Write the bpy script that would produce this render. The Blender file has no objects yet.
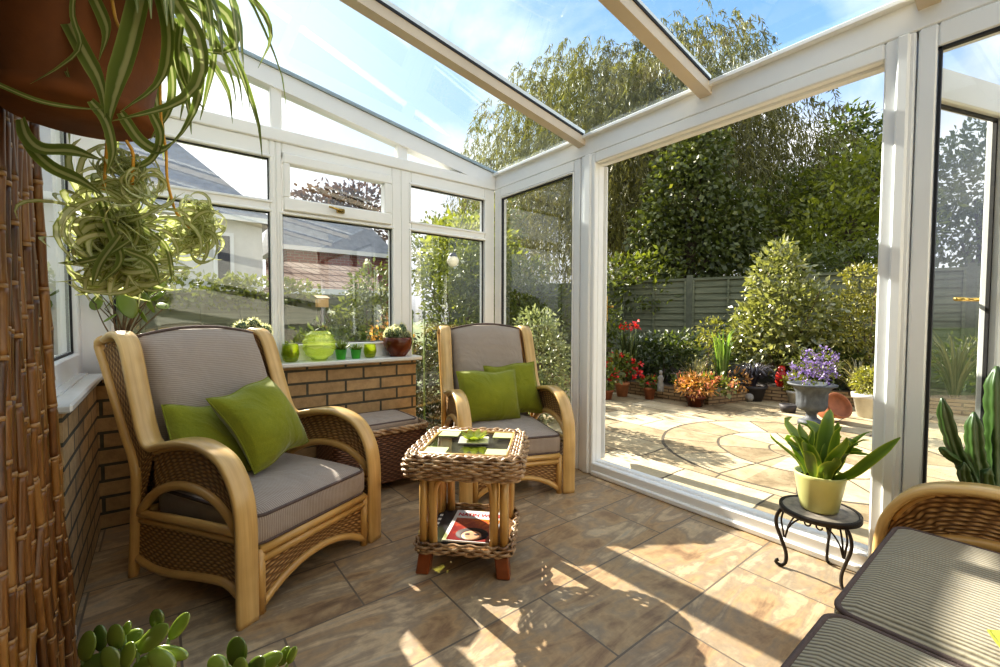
import bpy, math, random
import numpy as np
from mathutils import Vector, Matrix
rng = np.random.default_rng(7)
random.seed(7)
COL = bpy.context.scene.collection
PI = math.pi

# ------------------------------------------------------------------ camera frame (measured from the room)
CAM = np.array([-2.10675512, -2.78554503, 0.98])
CR = np.array([0.78964313, -0.61356088, 0.00260227])
CU = np.array([0.02035465, 0.03043453, 0.99932949])
CF = np.array([0.61322868, 0.7890607, -0.03652123])
FPX = 435.945
cd = bpy.data.cameras.new('camera'); cam = bpy.data.objects.new('camera', cd); COL.objects.link(cam)
cd.sensor_width = 36; cd.lens = FPX * 36 / 1000; cd.clip_start = 0.02; cd.clip_end = 400
cam.matrix_world = Matrix(((CR[0], CU[0], -CF[0], CAM[0]), (CR[1], CU[1], -CF[1], CAM[1]), (CR[2], CU[2], -CF[2], CAM[2]), (0, 0, 0, 1)))
bpy.context.scene.camera = cam

def W(u, v, d):
    "point in the room at depth d metres along the view for a spot seen at pixel u, v"
    return CAM + d * (CF + CR * (u - 500) / FPX - CU * (v - 333.5) / FPX)

# ------------------------------------------------------------------ node helper
class NT:
    def __init__(s, name):
        s.m = bpy.data.materials.new(name); s.m.use_nodes = True
        s.t = s.m.node_tree; s.t.nodes.clear()
        s.out = s.t.nodes.new('ShaderNodeOutputMaterial')
    def set(s, sock, v):
        if isinstance(v, bpy.types.NodeSocket): s.t.links.new(v, sock)
        elif v is not None:
            if isinstance(v, (tuple, list)) and len(v) == 3 and sock.type == 'RGBA': v = (*v, 1)
            sock.default_value = v
    def n(s, typ, out=0, props=None, **ins):
        nd = s.t.nodes.new(typ)
        for k, v in (props or {}).items(): setattr(nd, k, v)
        for k, v in ins.items():
            key = int(k[1:]) if k[0] == 'i' and k[1:].isdigit() else k.replace('_', ' ')
            s.set(nd.inputs[key], v)
        return nd.outputs[out]
    def math(s, op, a, b=None, c=None, clamp=False):
        nd = s.t.nodes.new('ShaderNodeMath'); nd.operation = op; nd.use_clamp = clamp
        s.set(nd.inputs[0], a)
        if b is not None: s.set(nd.inputs[1], b)
        if c is not None: s.set(nd.inputs[2], c)
        return nd.outputs[0]
    def mix(s, f, a, b, mode='MIX'):
        nd = s.t.nodes.new('ShaderNodeMix'); nd.data_type = 'RGBA'; nd.blend_type = mode
        s.set(nd.inputs[0], f); s.set(nd.inputs[6], a); s.set(nd.inputs[7], b)
        return nd.outputs[2]
    def ramp(s, f, *stops):
        nd = s.t.nodes.new('ShaderNodeValToRGB'); e = nd.color_ramp.elements
        while len(e) < len(stops): e.new(0.5)
        for i, (p, c) in enumerate(stops):
            e[i].position = p; e[i].color = (*c, 1) if len(c) == 3 else c
        s.set(nd.inputs[0], f); return nd.outputs[0]
    def co(s, kind='Object'):
        return s.n('ShaderNodeTexCoord', {'Generated': 0, 'Normal': 1, 'UV': 2, 'Object': 3}[kind])
    def noise(s, scale, detail=3, rough=0.5, vec=None, dist=0):
        return s.n('ShaderNodeTexNoise', 0, None, Vector=vec if vec is not None else s.co(), Scale=scale, Detail=detail, Roughness=rough, Distortion=dist)
    def scale(s, vec, x, y, z):
        nd = s.t.nodes.new('ShaderNodeMapping'); s.set(nd.inputs[0], vec); nd.inputs[3].default_value = (x, y, z); return nd.outputs[0]
    def sep(s, vec):
        nd = s.t.nodes.new('ShaderNodeSeparateXYZ'); s.set(nd.inputs[0], vec); return nd.outputs
    def comb(s, x=0., y=0., z=0.):
        return s.n('ShaderNodeCombineXYZ', 0, None, i0=x, i1=y, i2=z)
    def bump(s, h, strength=0.5, dist=0.01):
        return s.n('ShaderNodeBump', 0, None, Strength=strength, Distance=dist, Height=h)
    def bsdf(s, color, rough=0.5, normal=None, **kw):
        nd = s.t.nodes.new('ShaderNodeBsdfPrincipled')
        s.set(nd.inputs['Base Color'], color); s.set(nd.inputs['Roughness'], rough)
        if normal is not None: s.set(nd.inputs['Normal'], normal)
        for k, v in kw.items(): s.set(nd.inputs[k.replace('_', ' ')], v)
        return nd.outputs[0]
    def done(s, sh):
        s.t.links.new(sh, s.out.inputs[0]); return s.m

MT = {}
def plain(name, c, rough=0.5, var=0.12, scale=12, bump=0.0, **kw):
    t = NT(name); nz = t.noise(scale, 4)
    dark = tuple(x * (1 - var) for x in c); lite = tuple(min(1, x * (1 + var)) for x in c)
    col = t.ramp(nz, (0.3, dark), (0.7, lite))
    nm = t.bump(t.noise(scale * 6, 3), bump, 0.004) if bump else None
    MT[name] = t.done(t.bsdf(col, rough, nm, **kw)); return MT[name]

plain('upvc', (0.86, 0.86, 0.84), 0.32, 0.03, 3)
plain('gasket', (0.02, 0.02, 0.022), 0.6)
plain('rafter_bounce', (0.66, 0.56, 0.43), 0.4, 0.05, 4)  # white rafters, with warm bounced light put into their colour
plain('alu_grey', (0.35, 0.42, 0.45), 0.3, 0.05)
plain('sill_white', (0.72, 0.72, 0.69), 0.22, 0.05, 8)
plain('render_white', (0.72, 0.70, 0.66), 0.8, 0.06, 5, 0.3)
plain('cream_paint', (0.62, 0.57, 0.48), 0.7, 0.05, 5)
plain('brass', (0.60, 0.42, 0.14), 0.25, 0.1, 20, Metallic=0.9)
plain('iron', (0.035, 0.028, 0.024), 0.45, 0.3, 40, 0.3, Metallic=0.4)
plain('pot_brown', (0.18, 0.060, 0.014), 0.75, 0.35, 9, 0.25)
plain('terracotta', (0.34, 0.125, 0.055), 0.75, 0.3, 9, 0.25)
plain('terracotta_light', (0.52, 0.23, 0.11), 0.75, 0.25, 9, 0.25)
plain('white_pot', (0.66, 0.64, 0.58), 0.6, 0.12, 12, 0.3)
plain('brown_glaze', (0.13, 0.032, 0.012), 0.12, 0.3, 8)
plain('lime_pot', (0.62, 0.62, 0.26), 0.35, 0.06, 10)
plain('green_pot', (0.10, 0.50, 0.06), 0.3, 0.15, 20)
plain('soil', (0.035, 0.024, 0.016), 0.95, 0.5, 60, 0.8)
plain('wood_foot', (0.26, 0.075, 0.022), 0.35, 0.2, 20)
plain('bark', (0.10, 0.07, 0.045), 0.9, 0.4, 20, 0.8)
plain('stem_green', (0.16, 0.22, 0.06), 0.6, 0.3, 30)
plain('stem_brown', (0.15, 0.10, 0.055), 0.8, 0.3, 30)
plain('stolon', (0.62, 0.33, 0.05), 0.5, 0.2, 30)
plain('lead_grey', (0.075, 0.085, 0.095), 0.6, 0.3, 14, 0.5)
plain('dark_pot', (0.05, 0.045, 0.045), 0.6, 0.3, 14)
plain('dull_stone', (0.22, 0.21, 0.19), 0.85, 0.3, 20, 0.5)
plain('grey_stone', (0.36, 0.34, 0.30), 0.8, 0.2, 20, 0.5)
plain('red_ceramic', (0.40, 0.02, 0.012), 0.25, 0.2, 20)
plain('paper_white', (0.75, 0.75, 0.73), 0.5, 0.03)
plain('paper_black', (0.03, 0.03, 0.035), 0.4, 0.1)
plain('title_red', (0.65, 0.012, 0.015), 0.4, 0.05)
plain('skin', (0.52, 0.27, 0.15), 0.5, 0.12, 60)
plain('hair_dark', (0.035, 0.018, 0.015), 0.7, 0.2, 80)
plain('lime_tile', (0.66, 0.70, 0.33), 0.3, 0.05, 30)
plain('slate_roof', (0.25, 0.26, 0.28), 0.7, 0.15, 6, 0.2)
plain('seat_base', (0.10, 0.055, 0.02), 0.8, 0.2)
plain('lawn', (0.10, 0.14, 0.04), 0.9, 0.4, 5, 0.6)
plain('pane_dark', (0.03, 0.035, 0.045), 0.1, 0.1)
plain('blue_grey', (0.30, 0.38, 0.46), 0.4, 0.1)
plain('globe_white', (0.70, 0.66, 0.50), 0.2, 0.05)
plain('gnarl', (0.15, 0.10, 0.07), 0.8, 0.3)
plain('fence_post', (0.15, 0.155, 0.105), 0.85, 0.2, 10, 0.4)

def schlick(t, r0):
    f = t.n('ShaderNodeLayerWeight', 1, None, Blend=0.5)
    return t.math('ADD', t.math('MULTIPLY', t.math('POWER', f, 4.6), 1 - r0), r0, clamp=True)
def glass(name, tint, r0, rough=0.0):
    t = NT(name)
    a = t.n('ShaderNodeBsdfTransparent', 0, None, Color=tint)
    b = t.n('ShaderNodeBsdfGlossy', 0, None, Color=(0.95, 0.97, 1.0), Roughness=rough)
    MT[name] = t.done(t.n('ShaderNodeMixShader', 0, None, i0=schlick(t, r0), i1=a, i2=b))
glass('pane_glass', (0.90, 0.92, 0.91), 0.085)
glass('roof_glass', (0.86, 0.94, 0.97), 0.05)
glass('table_glass', (0.80, 0.86, 0.82), 0.08)
def jelly(name, c, body=0.35):
    t = NT(name)
    a = t.n('ShaderNodeBsdfTransparent', 0, None, Color=tuple(x ** 0.5 for x in c))
    b = t.n('ShaderNodeBsdfTranslucent', 0, None, Color=c); d = t.n('ShaderNodeBsdfDiffuse', 0, None, Color=c)
    bd = t.n('ShaderNodeMixShader', 0, None, i0=0.35, i1=b, i2=d)
    ab = t.n('ShaderNodeMixShader', 0, None, i0=body, i1=a, i2=bd)
    g = t.n('ShaderNodeBsdfGlossy', 0, None, Roughness=0.03)
    MT[name] = t.done(t.n('ShaderNodeMixShader', 0, None, i0=schlick(t, 0.06), i1=ab, i2=g))
jelly('lime_glass', (0.52, 0.60, 0.05), 0.26)
jelly('globe_glass', (0.62, 0.72, 0.20), 0.20)
jelly('dish_glass', (0.50, 0.58, 0.06), 0.6)

def m_rattan(name='rattan', a=(0.50, 0.295, 0.095), b=(0.78, 0.545, 0.235), rough=0.28):
    t = NT(name)
    c = t.co('UV'); v = t.scale(c, 55, 2.5, 1)
    nz = t.noise(1.0, 3, 0.6, v); big = t.noise(9, 2)
    f = t.math('ADD', t.math('MULTIPLY', nz, 0.65), t.math('MULTIPLY', big, 0.35))
    col = t.ramp(f, (0.28, a), (0.72, b))
    MT[name] = t.done(t.bsdf(col, rough, t.bump(nz, 0.12, 0.003), Coat_Weight=0.3, Coat_Roughness=0.15))
m_rattan()
m_rattan('rattan_pole', (0.48, 0.265, 0.08), (0.74, 0.485, 0.18), 0.3)

def m_wicker(name, s=0.011, dark=(0.05, 0.02, 0.006), mid=(0.36, 0.19, 0.065), lite=(0.74, 0.48, 0.21), bump=0.9):
    t = NT(name)
    u, v, _ = t.sep(t.co('UV'))
    wob = t.math('MULTIPLY', t.math('SUBTRACT', t.noise(18, 2), 0.5), s * 0.9)
    v = t.math('ADD', v, wob)
    row = t.math('FLOOR', t.math('DIVIDE', v, s))
    hv = t.math('ABSOLUTE', t.math('SINE', t.math('MULTIPLY', v, PI / s)))
    ph = t.math('ADD', t.math('MULTIPLY', u, PI / (s * 1.7)), t.math('MULTIPLY', row, PI))
    hu = t.math('ADD', t.math('MULTIPLY', t.math('SINE', ph), 0.5), 0.5)
    h = t.math('MULTIPLY', t.math('POWER', hv, 0.6), t.math('ADD', t.math('MULTIPLY', hu, 0.72), 0.28))
    rnd = t.n('ShaderNodeTexWhiteNoise', 0, {'noise_dimensions': '1D'}, W=row)
    col = t.ramp(h, (0.06, dark), (0.45, mid), (0.95, lite))
    col = t.mix(t.math('MULTIPLY', rnd, 0.45), col, mid)
    col = t.mix(t.math('MULTIPLY', t.noise(45, 2), 0.5), col, t.mix(0.5, col, dark))
    MT[name] = t.done(t.bsdf(col, 0.42, t.bump(h, bump, 0.006)))
m_wicker('wicker')
m_wicker('wicker_stool', 0.012, (0.035, 0.014, 0.008), (0.15, 0.065, 0.032), (0.36, 0.18, 0.085))
m_wicker('wicker_back', 0.02, (0.07, 0.04, 0.02), (0.26, 0.17, 0.08), (0.55, 0.42, 0.22))

def m_strand():
    t = NT('wicker_strand')
    nz = t.noise(30, 3)
    col = t.ramp(nz, (0.25, (0.15, 0.075, 0.035)), (0.5, (0.42, 0.27, 0.15)), (0.75, (0.68, 0.52, 0.34)))
    MT['wicker_strand'] = t.done(t.bsdf(col, 0.35))
m_strand()

def m_cord(name, a, b, pitch=0.0085, axis=0, bump=0.5):
    t = NT(name)
    c = t.sep(t.co('Object'))
    x = t.math('ADD', c[axis], t.math('MULTIPLY', t.math('SUBTRACT', t.noise(5, 2), 0.5), pitch * 1.2))
    w = t.math('ADD', t.math('MULTIPLY', t.math('SINE', t.math('MULTIPLY', x, 2 * PI / pitch)), 0.5), 0.5)
    nz = t.noise(160, 2)
    f = t.math('ADD', t.math('MULTIPLY', w, 0.72), t.math('MULTIPLY', nz, 0.28))
    col = t.ramp(f, (0.12, a), (0.85, b))
    big = t.bump(t.noise(7, 3, 0.5, None, 0.6), 0.5, 0.035)
    bp = t.n('ShaderNodeBump', 0, None, Strength=bump, Distance=0.004, Height=f, Normal=big)
    MT[name] = t.done(t.bsdf(col, 0.9, bp, Sheen_Weight=0.25))
m_cord('taupe', (0.29, 0.23, 0.19), (0.44, 0.365, 0.305), 0.007, 0, 0.25)
m_cord('taupe_back', (0.315, 0.255, 0.205), (0.43, 0.355, 0.295), 0.0075, 2, 0.25)
m_cord('sofa_cord', (0.12, 0.10, 0.066), (0.40, 0.35, 0.245), 0.0125, 0, 0.8)
plain('taupe_side', (0.23, 0.17, 0.15), 0.9, 0.1, 60, 0.3)
plain('piping', (0.13, 0.095, 0.085), 0.9, 0.15, 60, 0.3)

def m_green():
    t = NT('green_fabric')
    nz = t.noise(8, 3); fine = t.noise(220, 2)
    col = t.ramp(t.math('ADD', t.math('MULTIPLY', nz, 0.6), t.math('MULTIPLY', fine, 0.4)), (0.3, (0.165, 0.185, 0.003)), (0.7, (0.275, 0.285, 0.008)))
    b1 = t.bump(t.noise(7, 3, 0.5, None, 0.8), 0.55, 0.03)
    b2 = t.n('ShaderNodeBump', 0, None, Strength=0.3, Distance=0.002, Height=fine, Normal=b1)
    MT['green_fabric'] = t.done(t.bsdf(col, 0.85, b2, Sheen_Weight=0.3))
m_green()

def m_brick(name, c1, c2, mortar, w=0.222, h=0.0745, ms=0.010, rot=False):
    t = NT(name)
    x, y, z = t.sep(t.co('Object'))
    vec = t.comb(t.math('ADD', x, y), z, 0)
    nd = t.t.nodes.new('ShaderNodeTexBrick')
    t.set(nd.inputs['Vector'], vec)
    for k, v in dict(Scale=1, Mortar_Size=ms, Mortar_Smooth=0.25, Bias=0, Brick_Width=w, Row_Height=h).items(): nd.inputs[k.replace('_', ' ')].default_value = v
    t.set(nd.inputs['Color1'], c1); t.set(nd.inputs['Color2'], c2); t.set(nd.inputs['Mortar'], mortar)
    nd.offset = 0.5
    n1 = t.noise(24, 4, 0.65); n2 = t.noise(150, 2)
    col = t.mix(0.75, nd.outputs[0], t.ramp(n1, (0.25, (0.6, 0.55, 0.5)), (0.75, (1.15, 1.1, 1.05))), 'MULTIPLY')
    hgt = t.math('ADD', t.math('SUBTRACT', 1.0, nd.outputs[1]), t.math('MULTIPLY', n2, 0.25))
    MT[name] = t.done(t.bsdf(col, 0.85, t.bump(hgt, 0.8, 0.006)))
m_brick('buff_brick', (0.53, 0.385, 0.215), (0.44, 0.31, 0.165), (0.105, 0.10, 0.075), 0.222, 0.0745, 0.0075)
m_brick('red_brick', (0.30, 0.055, 0.04), (0.25, 0.05, 0.035), (0.30, 0.18, 0.15))
m_brick('edge_stone', (0.46, 0.34, 0.19), (0.32, 0.22, 0.12), (0.12, 0.085, 0.05), 0.15, 0.042, 0.006)
m_brick('old_stone', (0.30, 0.26, 0.20), (0.22, 0.18, 0.13), (0.16, 0.14, 0.11), 0.34, 0.19, 0.02)
m_brick('tiled_roof', (0.50, 0.33, 0.24), (0.62, 0.46, 0.36), (0.22, 0.14, 0.10), 0.22, 0.16, 0.02)

def m_floor():
    t = NT('slate_tile')
    x, y, z = t.sep(t.co('Object'))
    nd = t.t.nodes.new('ShaderNodeTexBrick')
    t.set(nd.inputs['Vector'], t.comb(t.math('ADD', x, 0.33), t.math('ADD', y, 0.02), 0))
    for k, v in dict(Scale=1, Mortar_Size=0.0035, Mortar_Smooth=0.1, Bias=0, Brick_Width=0.50, Row_Height=0.335).items(): nd.inputs[k.replace('_', ' ')].default_value = v
    t.set(nd.inputs['Color1'], (0, 0, 0)); t.set(nd.inputs['Color2'], (1, 1, 1)); t.set(nd.inputs['Mortar'], (0.5, 0.5, 0.5))
    nd.offset = 0.5
    tone = nd.outputs[0]
    # each tile reads the stone at its own place
    jump = t.n('ShaderNodeVectorMath', 0, {'operation': 'MULTIPLY_ADD'}, i0=tone, i1=(7.3, 3.1, 5.7), i2=t.co('Object'))
    n1 = t.noise(2.2, 5, 0.56, jump, 1.2)
    strk = t.noise(2.2, 6, 0.6, t.scale(jump, 1.0, 3.4, 1), 1.8)
    n3 = t.noise(30, 4, 0.7)  # random leaf tone, plus inner shade of the lobe put into the colour
    f = t.math('ADD', t.math('MULTIPLY', n1, 0.5), t.math('MULTIPLY', strk, 0.5))
    col = t.ramp(f, (0.30, (0.13, 0.09, 0.06)), (0.40, (0.28, 0.19, 0.115)), (0.46, (0.43, 0.31, 0.18)), (0.52, (0.31, 0.25, 0.18)), (0.58, (0.53, 0.42, 0.275)), (0.65, (0.40, 0.355, 0.28)), (0.75, (0.27, 0.235, 0.19)))
    col = t.mix(t.math('MULTIPLY', t.n('ShaderNodeSeparateColor', 0, None, i0=tone), 0.35), col, t.mix(1.0, col, (1.08, 0.88, 0.72), 'MULTIPLY'))
    col = t.mix(0.5, col, t.ramp(n3, (0.3, (0.68, 0.66, 0.64)), (0.7, (1.25, 1.24, 1.2))), 'MULTIPLY')
    col = t.mix(nd.outputs[1], col, (0.17, 0.135, 0.10))
    h = t.math('ADD', t.math('MULTIPLY', f, 0.8), t.math('MULTIPLY', t.math('SUBTRACT', 1.0, nd.outputs[1]), 0.5))
    rough = t.math('ADD', 0.30, t.math('MULTIPLY', n3, 0.22))
    MT['slate_tile'] = t.done(t.bsdf(col, rough, t.bump(h, 0.35, 0.008)))
m_floor()

def m_patio():
    t = NT('sandstone')
    x, y, z = t.sep(t.co('Object'))
    cx, cy = 1.97, -1.52
    dx = t.math('SUBTRACT', x, cx); dy = t.math('SUBTRACT', y, cy)
    r = t.math('SQRT', t.math('ADD', t.math('MULTIPLY', dx, dx), t.math('MULTIPLY', dy, dy)))
    wob = t.math('MULTIPLY', t.math('SUBTRACT', t.noise(6, 3), 0.5), 0.03)
    r = t.math('ADD', r, wob)
    nd = t.t.nodes.new('ShaderNodeTexBrick')
    t.set(nd.inputs['Vector'], t.comb(t.math('ADD', y, wob), t.math('ADD', x, wob), 0))
    for k, v in dict(Scale=1, Mortar_Size=0.007, Mortar_Smooth=0.2, Bias=0, Brick_Width=0.58, Row_Height=0.42).items(): nd.inputs[k.replace('_', ' ')].default_value = v
    t.set(nd.inputs['Color1'], (0, 0, 0)); t.set(nd.inputs['Color2'], (1, 1, 1)); t.set(nd.inputs['Mortar'], (0.5, 0.5, 0.5))
    nd.offset = 0.37; nd.squash = 1.4; nd.squash_frequency = 3
    inside = t.math('LESS_THAN', r, 1.05)
    def line(d, w): return t.math('LESS_THAN', t.math('ABSOLUTE', d), w)
    rings = t.math('MAXIMUM', t.math('MAXIMUM', line(t.math('SUBTRACT', r, 1.05), 0.013), line(t.math('SUBTRACT', r, 0.6), 0.010)), line(t.math('SUBTRACT', r, 0.22), 0.008))
    ang = t.math('ARCTAN2', dy, dx)
    n_out = t.math('ADD', t.math('MULTIPLY', t.math('LESS_THAN', r, 0.6), -6.0), 14.0)
    sec = t.math('FRACT', t.math('MULTIPLY', t.math('ADD', ang, 3.3), t.math('DIVIDE', n_out, 2 * PI)))
    dist = t.math('MULTIPLY', t.math('SUBTRACT', 0.5, t.math('ABSOLUTE', t.math('SUBTRACT', sec, 0.5))), t.math('DIVIDE', t.math('MULTIPLY', r, 2 * PI), n_out))
    spokes = t.math('MULTIPLY', t.math('LESS_THAN', dist, 0.007), t.math('GREATER_THAN', r, 0.22))
    joint = t.math('MAXIMUM', rings, t.math('ADD', t.math('MULTIPLY', inside, spokes), t.math('MULTIPLY', t.math('SUBTRACT', 1.0, inside), nd.outputs[1])))
    secid = t.n('ShaderNodeTexWhiteNoise', 0, {'noise_dimensions': '2D'}, Vector=t.comb(t.math('FLOOR', t.math('MULTIPLY', t.math('ADD', ang, 3.3), t.math('DIVIDE', n_out, 2 * PI))), t.math('FLOOR', t.math('DIVIDE', r, 0.6)), 0))
    tone = t.mix(inside, nd.outputs[0], secid)
    n1 = t.math('ADD', t.math('MULTIPLY', t.noise(3.5, 6, 0.65, None, 0.8), 0.62), t.math('MULTIPLY', t.noise(11, 6, 0.72, None, 1.4), 0.38))
    f = t.math('ADD', t.math('MULTIPLY', n1, 0.75), t.math('MULTIPLY', t.n('ShaderNodeSeparateColor', 0, None, i0=tone), 0.3))
    col = t.ramp(f, (0.34, (0.17, 0.125, 0.065)), (0.46, (0.32, 0.25, 0.145)), (0.56, (0.42, 0.34, 0.205)), (0.68, (0.52, 0.44, 0.29)))
    col = t.mix(joint, col, (0.085, 0.068, 0.045))
    h = t.math('ADD', t.math('MULTIPLY', f, 1.0), t.math('MULTIPLY', t.math('SUBTRACT', 1.0, joint), 0.5))
    MT['sandstone'] = t.done(t.bsdf(col, 0.8, t.bump(h, 0.6, 0.012)))
m_patio()

def m_fence():
    t = NT('fence_wood')
    c = t.co('Object'); nz = t.noise(3, 4, 0.6, t.scale(c, 0.6, 0.6, 12))
    col = t.ramp(nz, (0.3, (0.13, 0.14, 0.085)), (0.7, (0.245, 0.245, 0.155)))
    MT['fence_wood'] = t.done(t.bsdf(col, 0.85, t.bump(nz, 0.4, 0.006)))
m_fence()
def m_bamboo():
    t = NT('bamboo')
    at = t.n('ShaderNodeAttribute', 2, {'attribute_name': 'rnd'})
    nz = t.noise(4, 4, 0.6, t.scale(t.co('Object'), 40, 40, 3))
    f = t.math('ADD', t.math('MULTIPLY', nz, 0.6), t.math('MULTIPLY', at, 0.4))
    col = t.ramp(f, (0.2, (0.05, 0.017, 0.004)), (0.45, (0.16, 0.062, 0.013)), (0.72, (0.30, 0.145, 0.035)), (0.9, (0.33, 0.19, 0.075)))
    MT['bamboo'] = t.done(t.bsdf(col, 0.33, None, Coat_Weight=0.3))
m_bamboo()
plain('bamboo_node', (0.42, 0.26, 0.12), 0.5, 0.3, 60)

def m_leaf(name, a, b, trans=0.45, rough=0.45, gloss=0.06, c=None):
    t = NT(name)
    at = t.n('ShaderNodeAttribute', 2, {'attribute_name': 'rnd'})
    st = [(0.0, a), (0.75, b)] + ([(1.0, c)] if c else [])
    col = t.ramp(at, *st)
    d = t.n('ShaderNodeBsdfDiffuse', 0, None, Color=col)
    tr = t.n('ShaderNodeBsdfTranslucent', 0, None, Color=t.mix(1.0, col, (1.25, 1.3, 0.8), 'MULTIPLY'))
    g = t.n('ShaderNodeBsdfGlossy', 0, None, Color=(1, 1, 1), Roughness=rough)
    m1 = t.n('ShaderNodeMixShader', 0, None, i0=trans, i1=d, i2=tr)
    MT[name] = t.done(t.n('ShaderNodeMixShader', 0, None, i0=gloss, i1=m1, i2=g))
m_leaf('leaf_dark', (0.026, 0.042, 0.008), (0.10, 0.13, 0.022))
m_leaf('leaf_rear', (0.06, 0.085, 0.012), (0.21, 0.23, 0.035), 0.25)
m_leaf('leaf_mid', (0.055, 0.08, 0.011), (0.19, 0.21, 0.03))
m_leaf('leaf_light', (0.10, 0.13, 0.016), (0.33, 0.34, 0.05))
m_leaf('leaf_willow', (0.085, 0.082, 0.018), (0.25, 0.225, 0.055), 0.42)
m_leaf('leaf_ivy', (0.042, 0.062, 0.012), (0.16, 0.18, 0.035), 0.35, c=(0.38, 0.30, 0.04))
m_leaf('leaf_yellow', (0.10, 0.12, 0.018), (0.36, 0.34, 0.06), 0.45)
m_leaf('leaf_gold_conifer', (0.09, 0.10, 0.016), (0.36, 0.33, 0.06), 0.35)
m_leaf('leaf_variegated', (0.08, 0.10, 0.02), (0.36, 0.36, 0.12), 0.42, 0.3, 0.12, (0.70, 0.68, 0.40))
m_leaf('leaf_silver', (0.10, 0.13, 0.06), (0.38, 0.40, 0.22), 0.35, c=(0.62, 0.63, 0.45))
m_leaf('leaf_purple', (0.04, 0.02, 0.025), (0.10, 0.055, 0.05), 0.4)
m_leaf('leaf_orange', (0.34, 0.13, 0.025), (0.68, 0.36, 0.09), 0.4)
m_leaf('grass_black', (0.02, 0.018, 0.024), (0.11, 0.095, 0.13), 0.15, 0.3, 0.15)
m_leaf('leaf_yew', (0.014, 0.026, 0.005), (0.05, 0.065, 0.012), 0.08)
m_leaf('grass_green', (0.10, 0.19, 0.02), (0.24, 0.36, 0.06), 0.5)
m_leaf('grass_tan', (0.14, 0.13, 0.05), (0.40, 0.34, 0.18), 0.4)
m_leaf('petal_red', (0.50, 0.006, 0.006), (0.85, 0.03, 0.02), 0.3)
m_leaf('petal_peach', (0.60, 0.17, 0.08), (0.85, 0.36, 0.20), 0.3)
m_leaf('petal_violet', (0.16, 0.09, 0.38), (0.38, 0.28, 0.65), 0.3)
m_leaf('petal_white', (0.55, 0.55, 0.48), (0.85, 0.85, 0.78), 0.3)
m_leaf('succulent', (0.08, 0.13, 0.015), (0.27, 0.35, 0.06), 0.25, 0.25, 0.10)
m_leaf('cactus_green', (0.016, 0.042, 0.008), (0.05, 0.10, 0.018), 0.1, 0.4, 0.06)
m_leaf('spine', (0.60, 0.55, 0.40), (0.9, 0.87, 0.72), 0.6)

def m_stripe(name, edge, mid, bands):
    t = NT(name)
    u, v, _ = t.sep(t.co('UV'))
    nz = t.math('MULTIPLY', t.math('SUBTRACT', t.noise(40, 2), 0.5), 0.06)
    d = t.math('ABSOLUTE', t.math('SUBTRACT', t.math('ADD', u, nz), 0.5))
    col = t.ramp(d, *bands)
    col = t.mix(t.math('MULTIPLY', t.noise(10, 3), 0.5), col, t.mix(1.0, col, (0.7, 0.75, 0.55), 'MULTIPLY'))
    df = t.n('ShaderNodeBsdfDiffuse', 0, None, Color=col)
    tr = t.n('ShaderNodeBsdfTranslucent', 0, None, Color=t.mix(1.0, col, (1.0, 1.05, 0.85), 'MULTIPLY'))
    g = t.n('ShaderNodeBsdfGlossy', 0, None, Roughness=0.35)
    m1 = t.n('ShaderNodeMixShader', 0, None, i0=0.42, i1=df, i2=tr)
    MT[name] = t.done(t.n('ShaderNodeMixShader', 0, None, i0=0.06, i1=m1, i2=g))
m_stripe('spider_leaf', 0, 0, [(0.0, (0.58, 0.57, 0.33)), (0.10, (0.54, 0.53, 0.29)), (0.17, (0.18, 0.235, 0.055)), (0.42, (0.23, 0.28, 0.07)), (0.5, (0.36, 0.40, 0.14))])
m_stripe('spider_baby', 0, 0, [(0.0, (0.76, 0.75, 0.52)), (0.26, (0.70, 0.70, 0.45)), (0.36, (0.34, 0.38, 0.09)), (0.5, (0.46, 0.49, 0.17))])
m_stripe('snake_leaf', 0, 0, [(0.0, (0.13, 0.21, 0.02)), (0.2, (0.17, 0.26, 0.025)), (0.38, (0.20, 0.29, 0.028)), (0.45, (0.44, 0.48, 0.06)), (0.5, (0.54, 0.56, 0.08))])

# ------------------------------------------------------------------ mesh builder
def nrm(a):
    a = np.asarray(a, float); l = np.linalg.norm(a, axis=-1, keepdims=True); return a / np.maximum(l, 1e-9)
def smooth(pts, n):
    "Catmull-Rom through the points, n samples"
    P = np.asarray(pts, float); k = len(P)
    Q = np.vstack([2 * P[0] - P[1], P, 2 * P[-1] - P[-2]])
    seg = np.linalg.norm(np.diff(P, axis=0), axis=1); cum = np.concatenate([[0], np.cumsum(seg)])
    out = []
    for s in np.linspace(0, cum[-1], n):
        i = min(np.searchsorted(cum, s, side='right') - 1, k - 2); t = (s - cum[i]) / max(seg[i], 1e-9)
        p0, p1, p2, p3 = Q[i:i + 4]
        out.append(0.5 * (2 * p1 + (p2 - p0) * t + (2 * p0 - 5 * p1 + 4 * p2 - p3) * t * t + (3 * p1 - p0 - 3 * p2 + p3) * t ** 3))
    return np.array(out)

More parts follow.
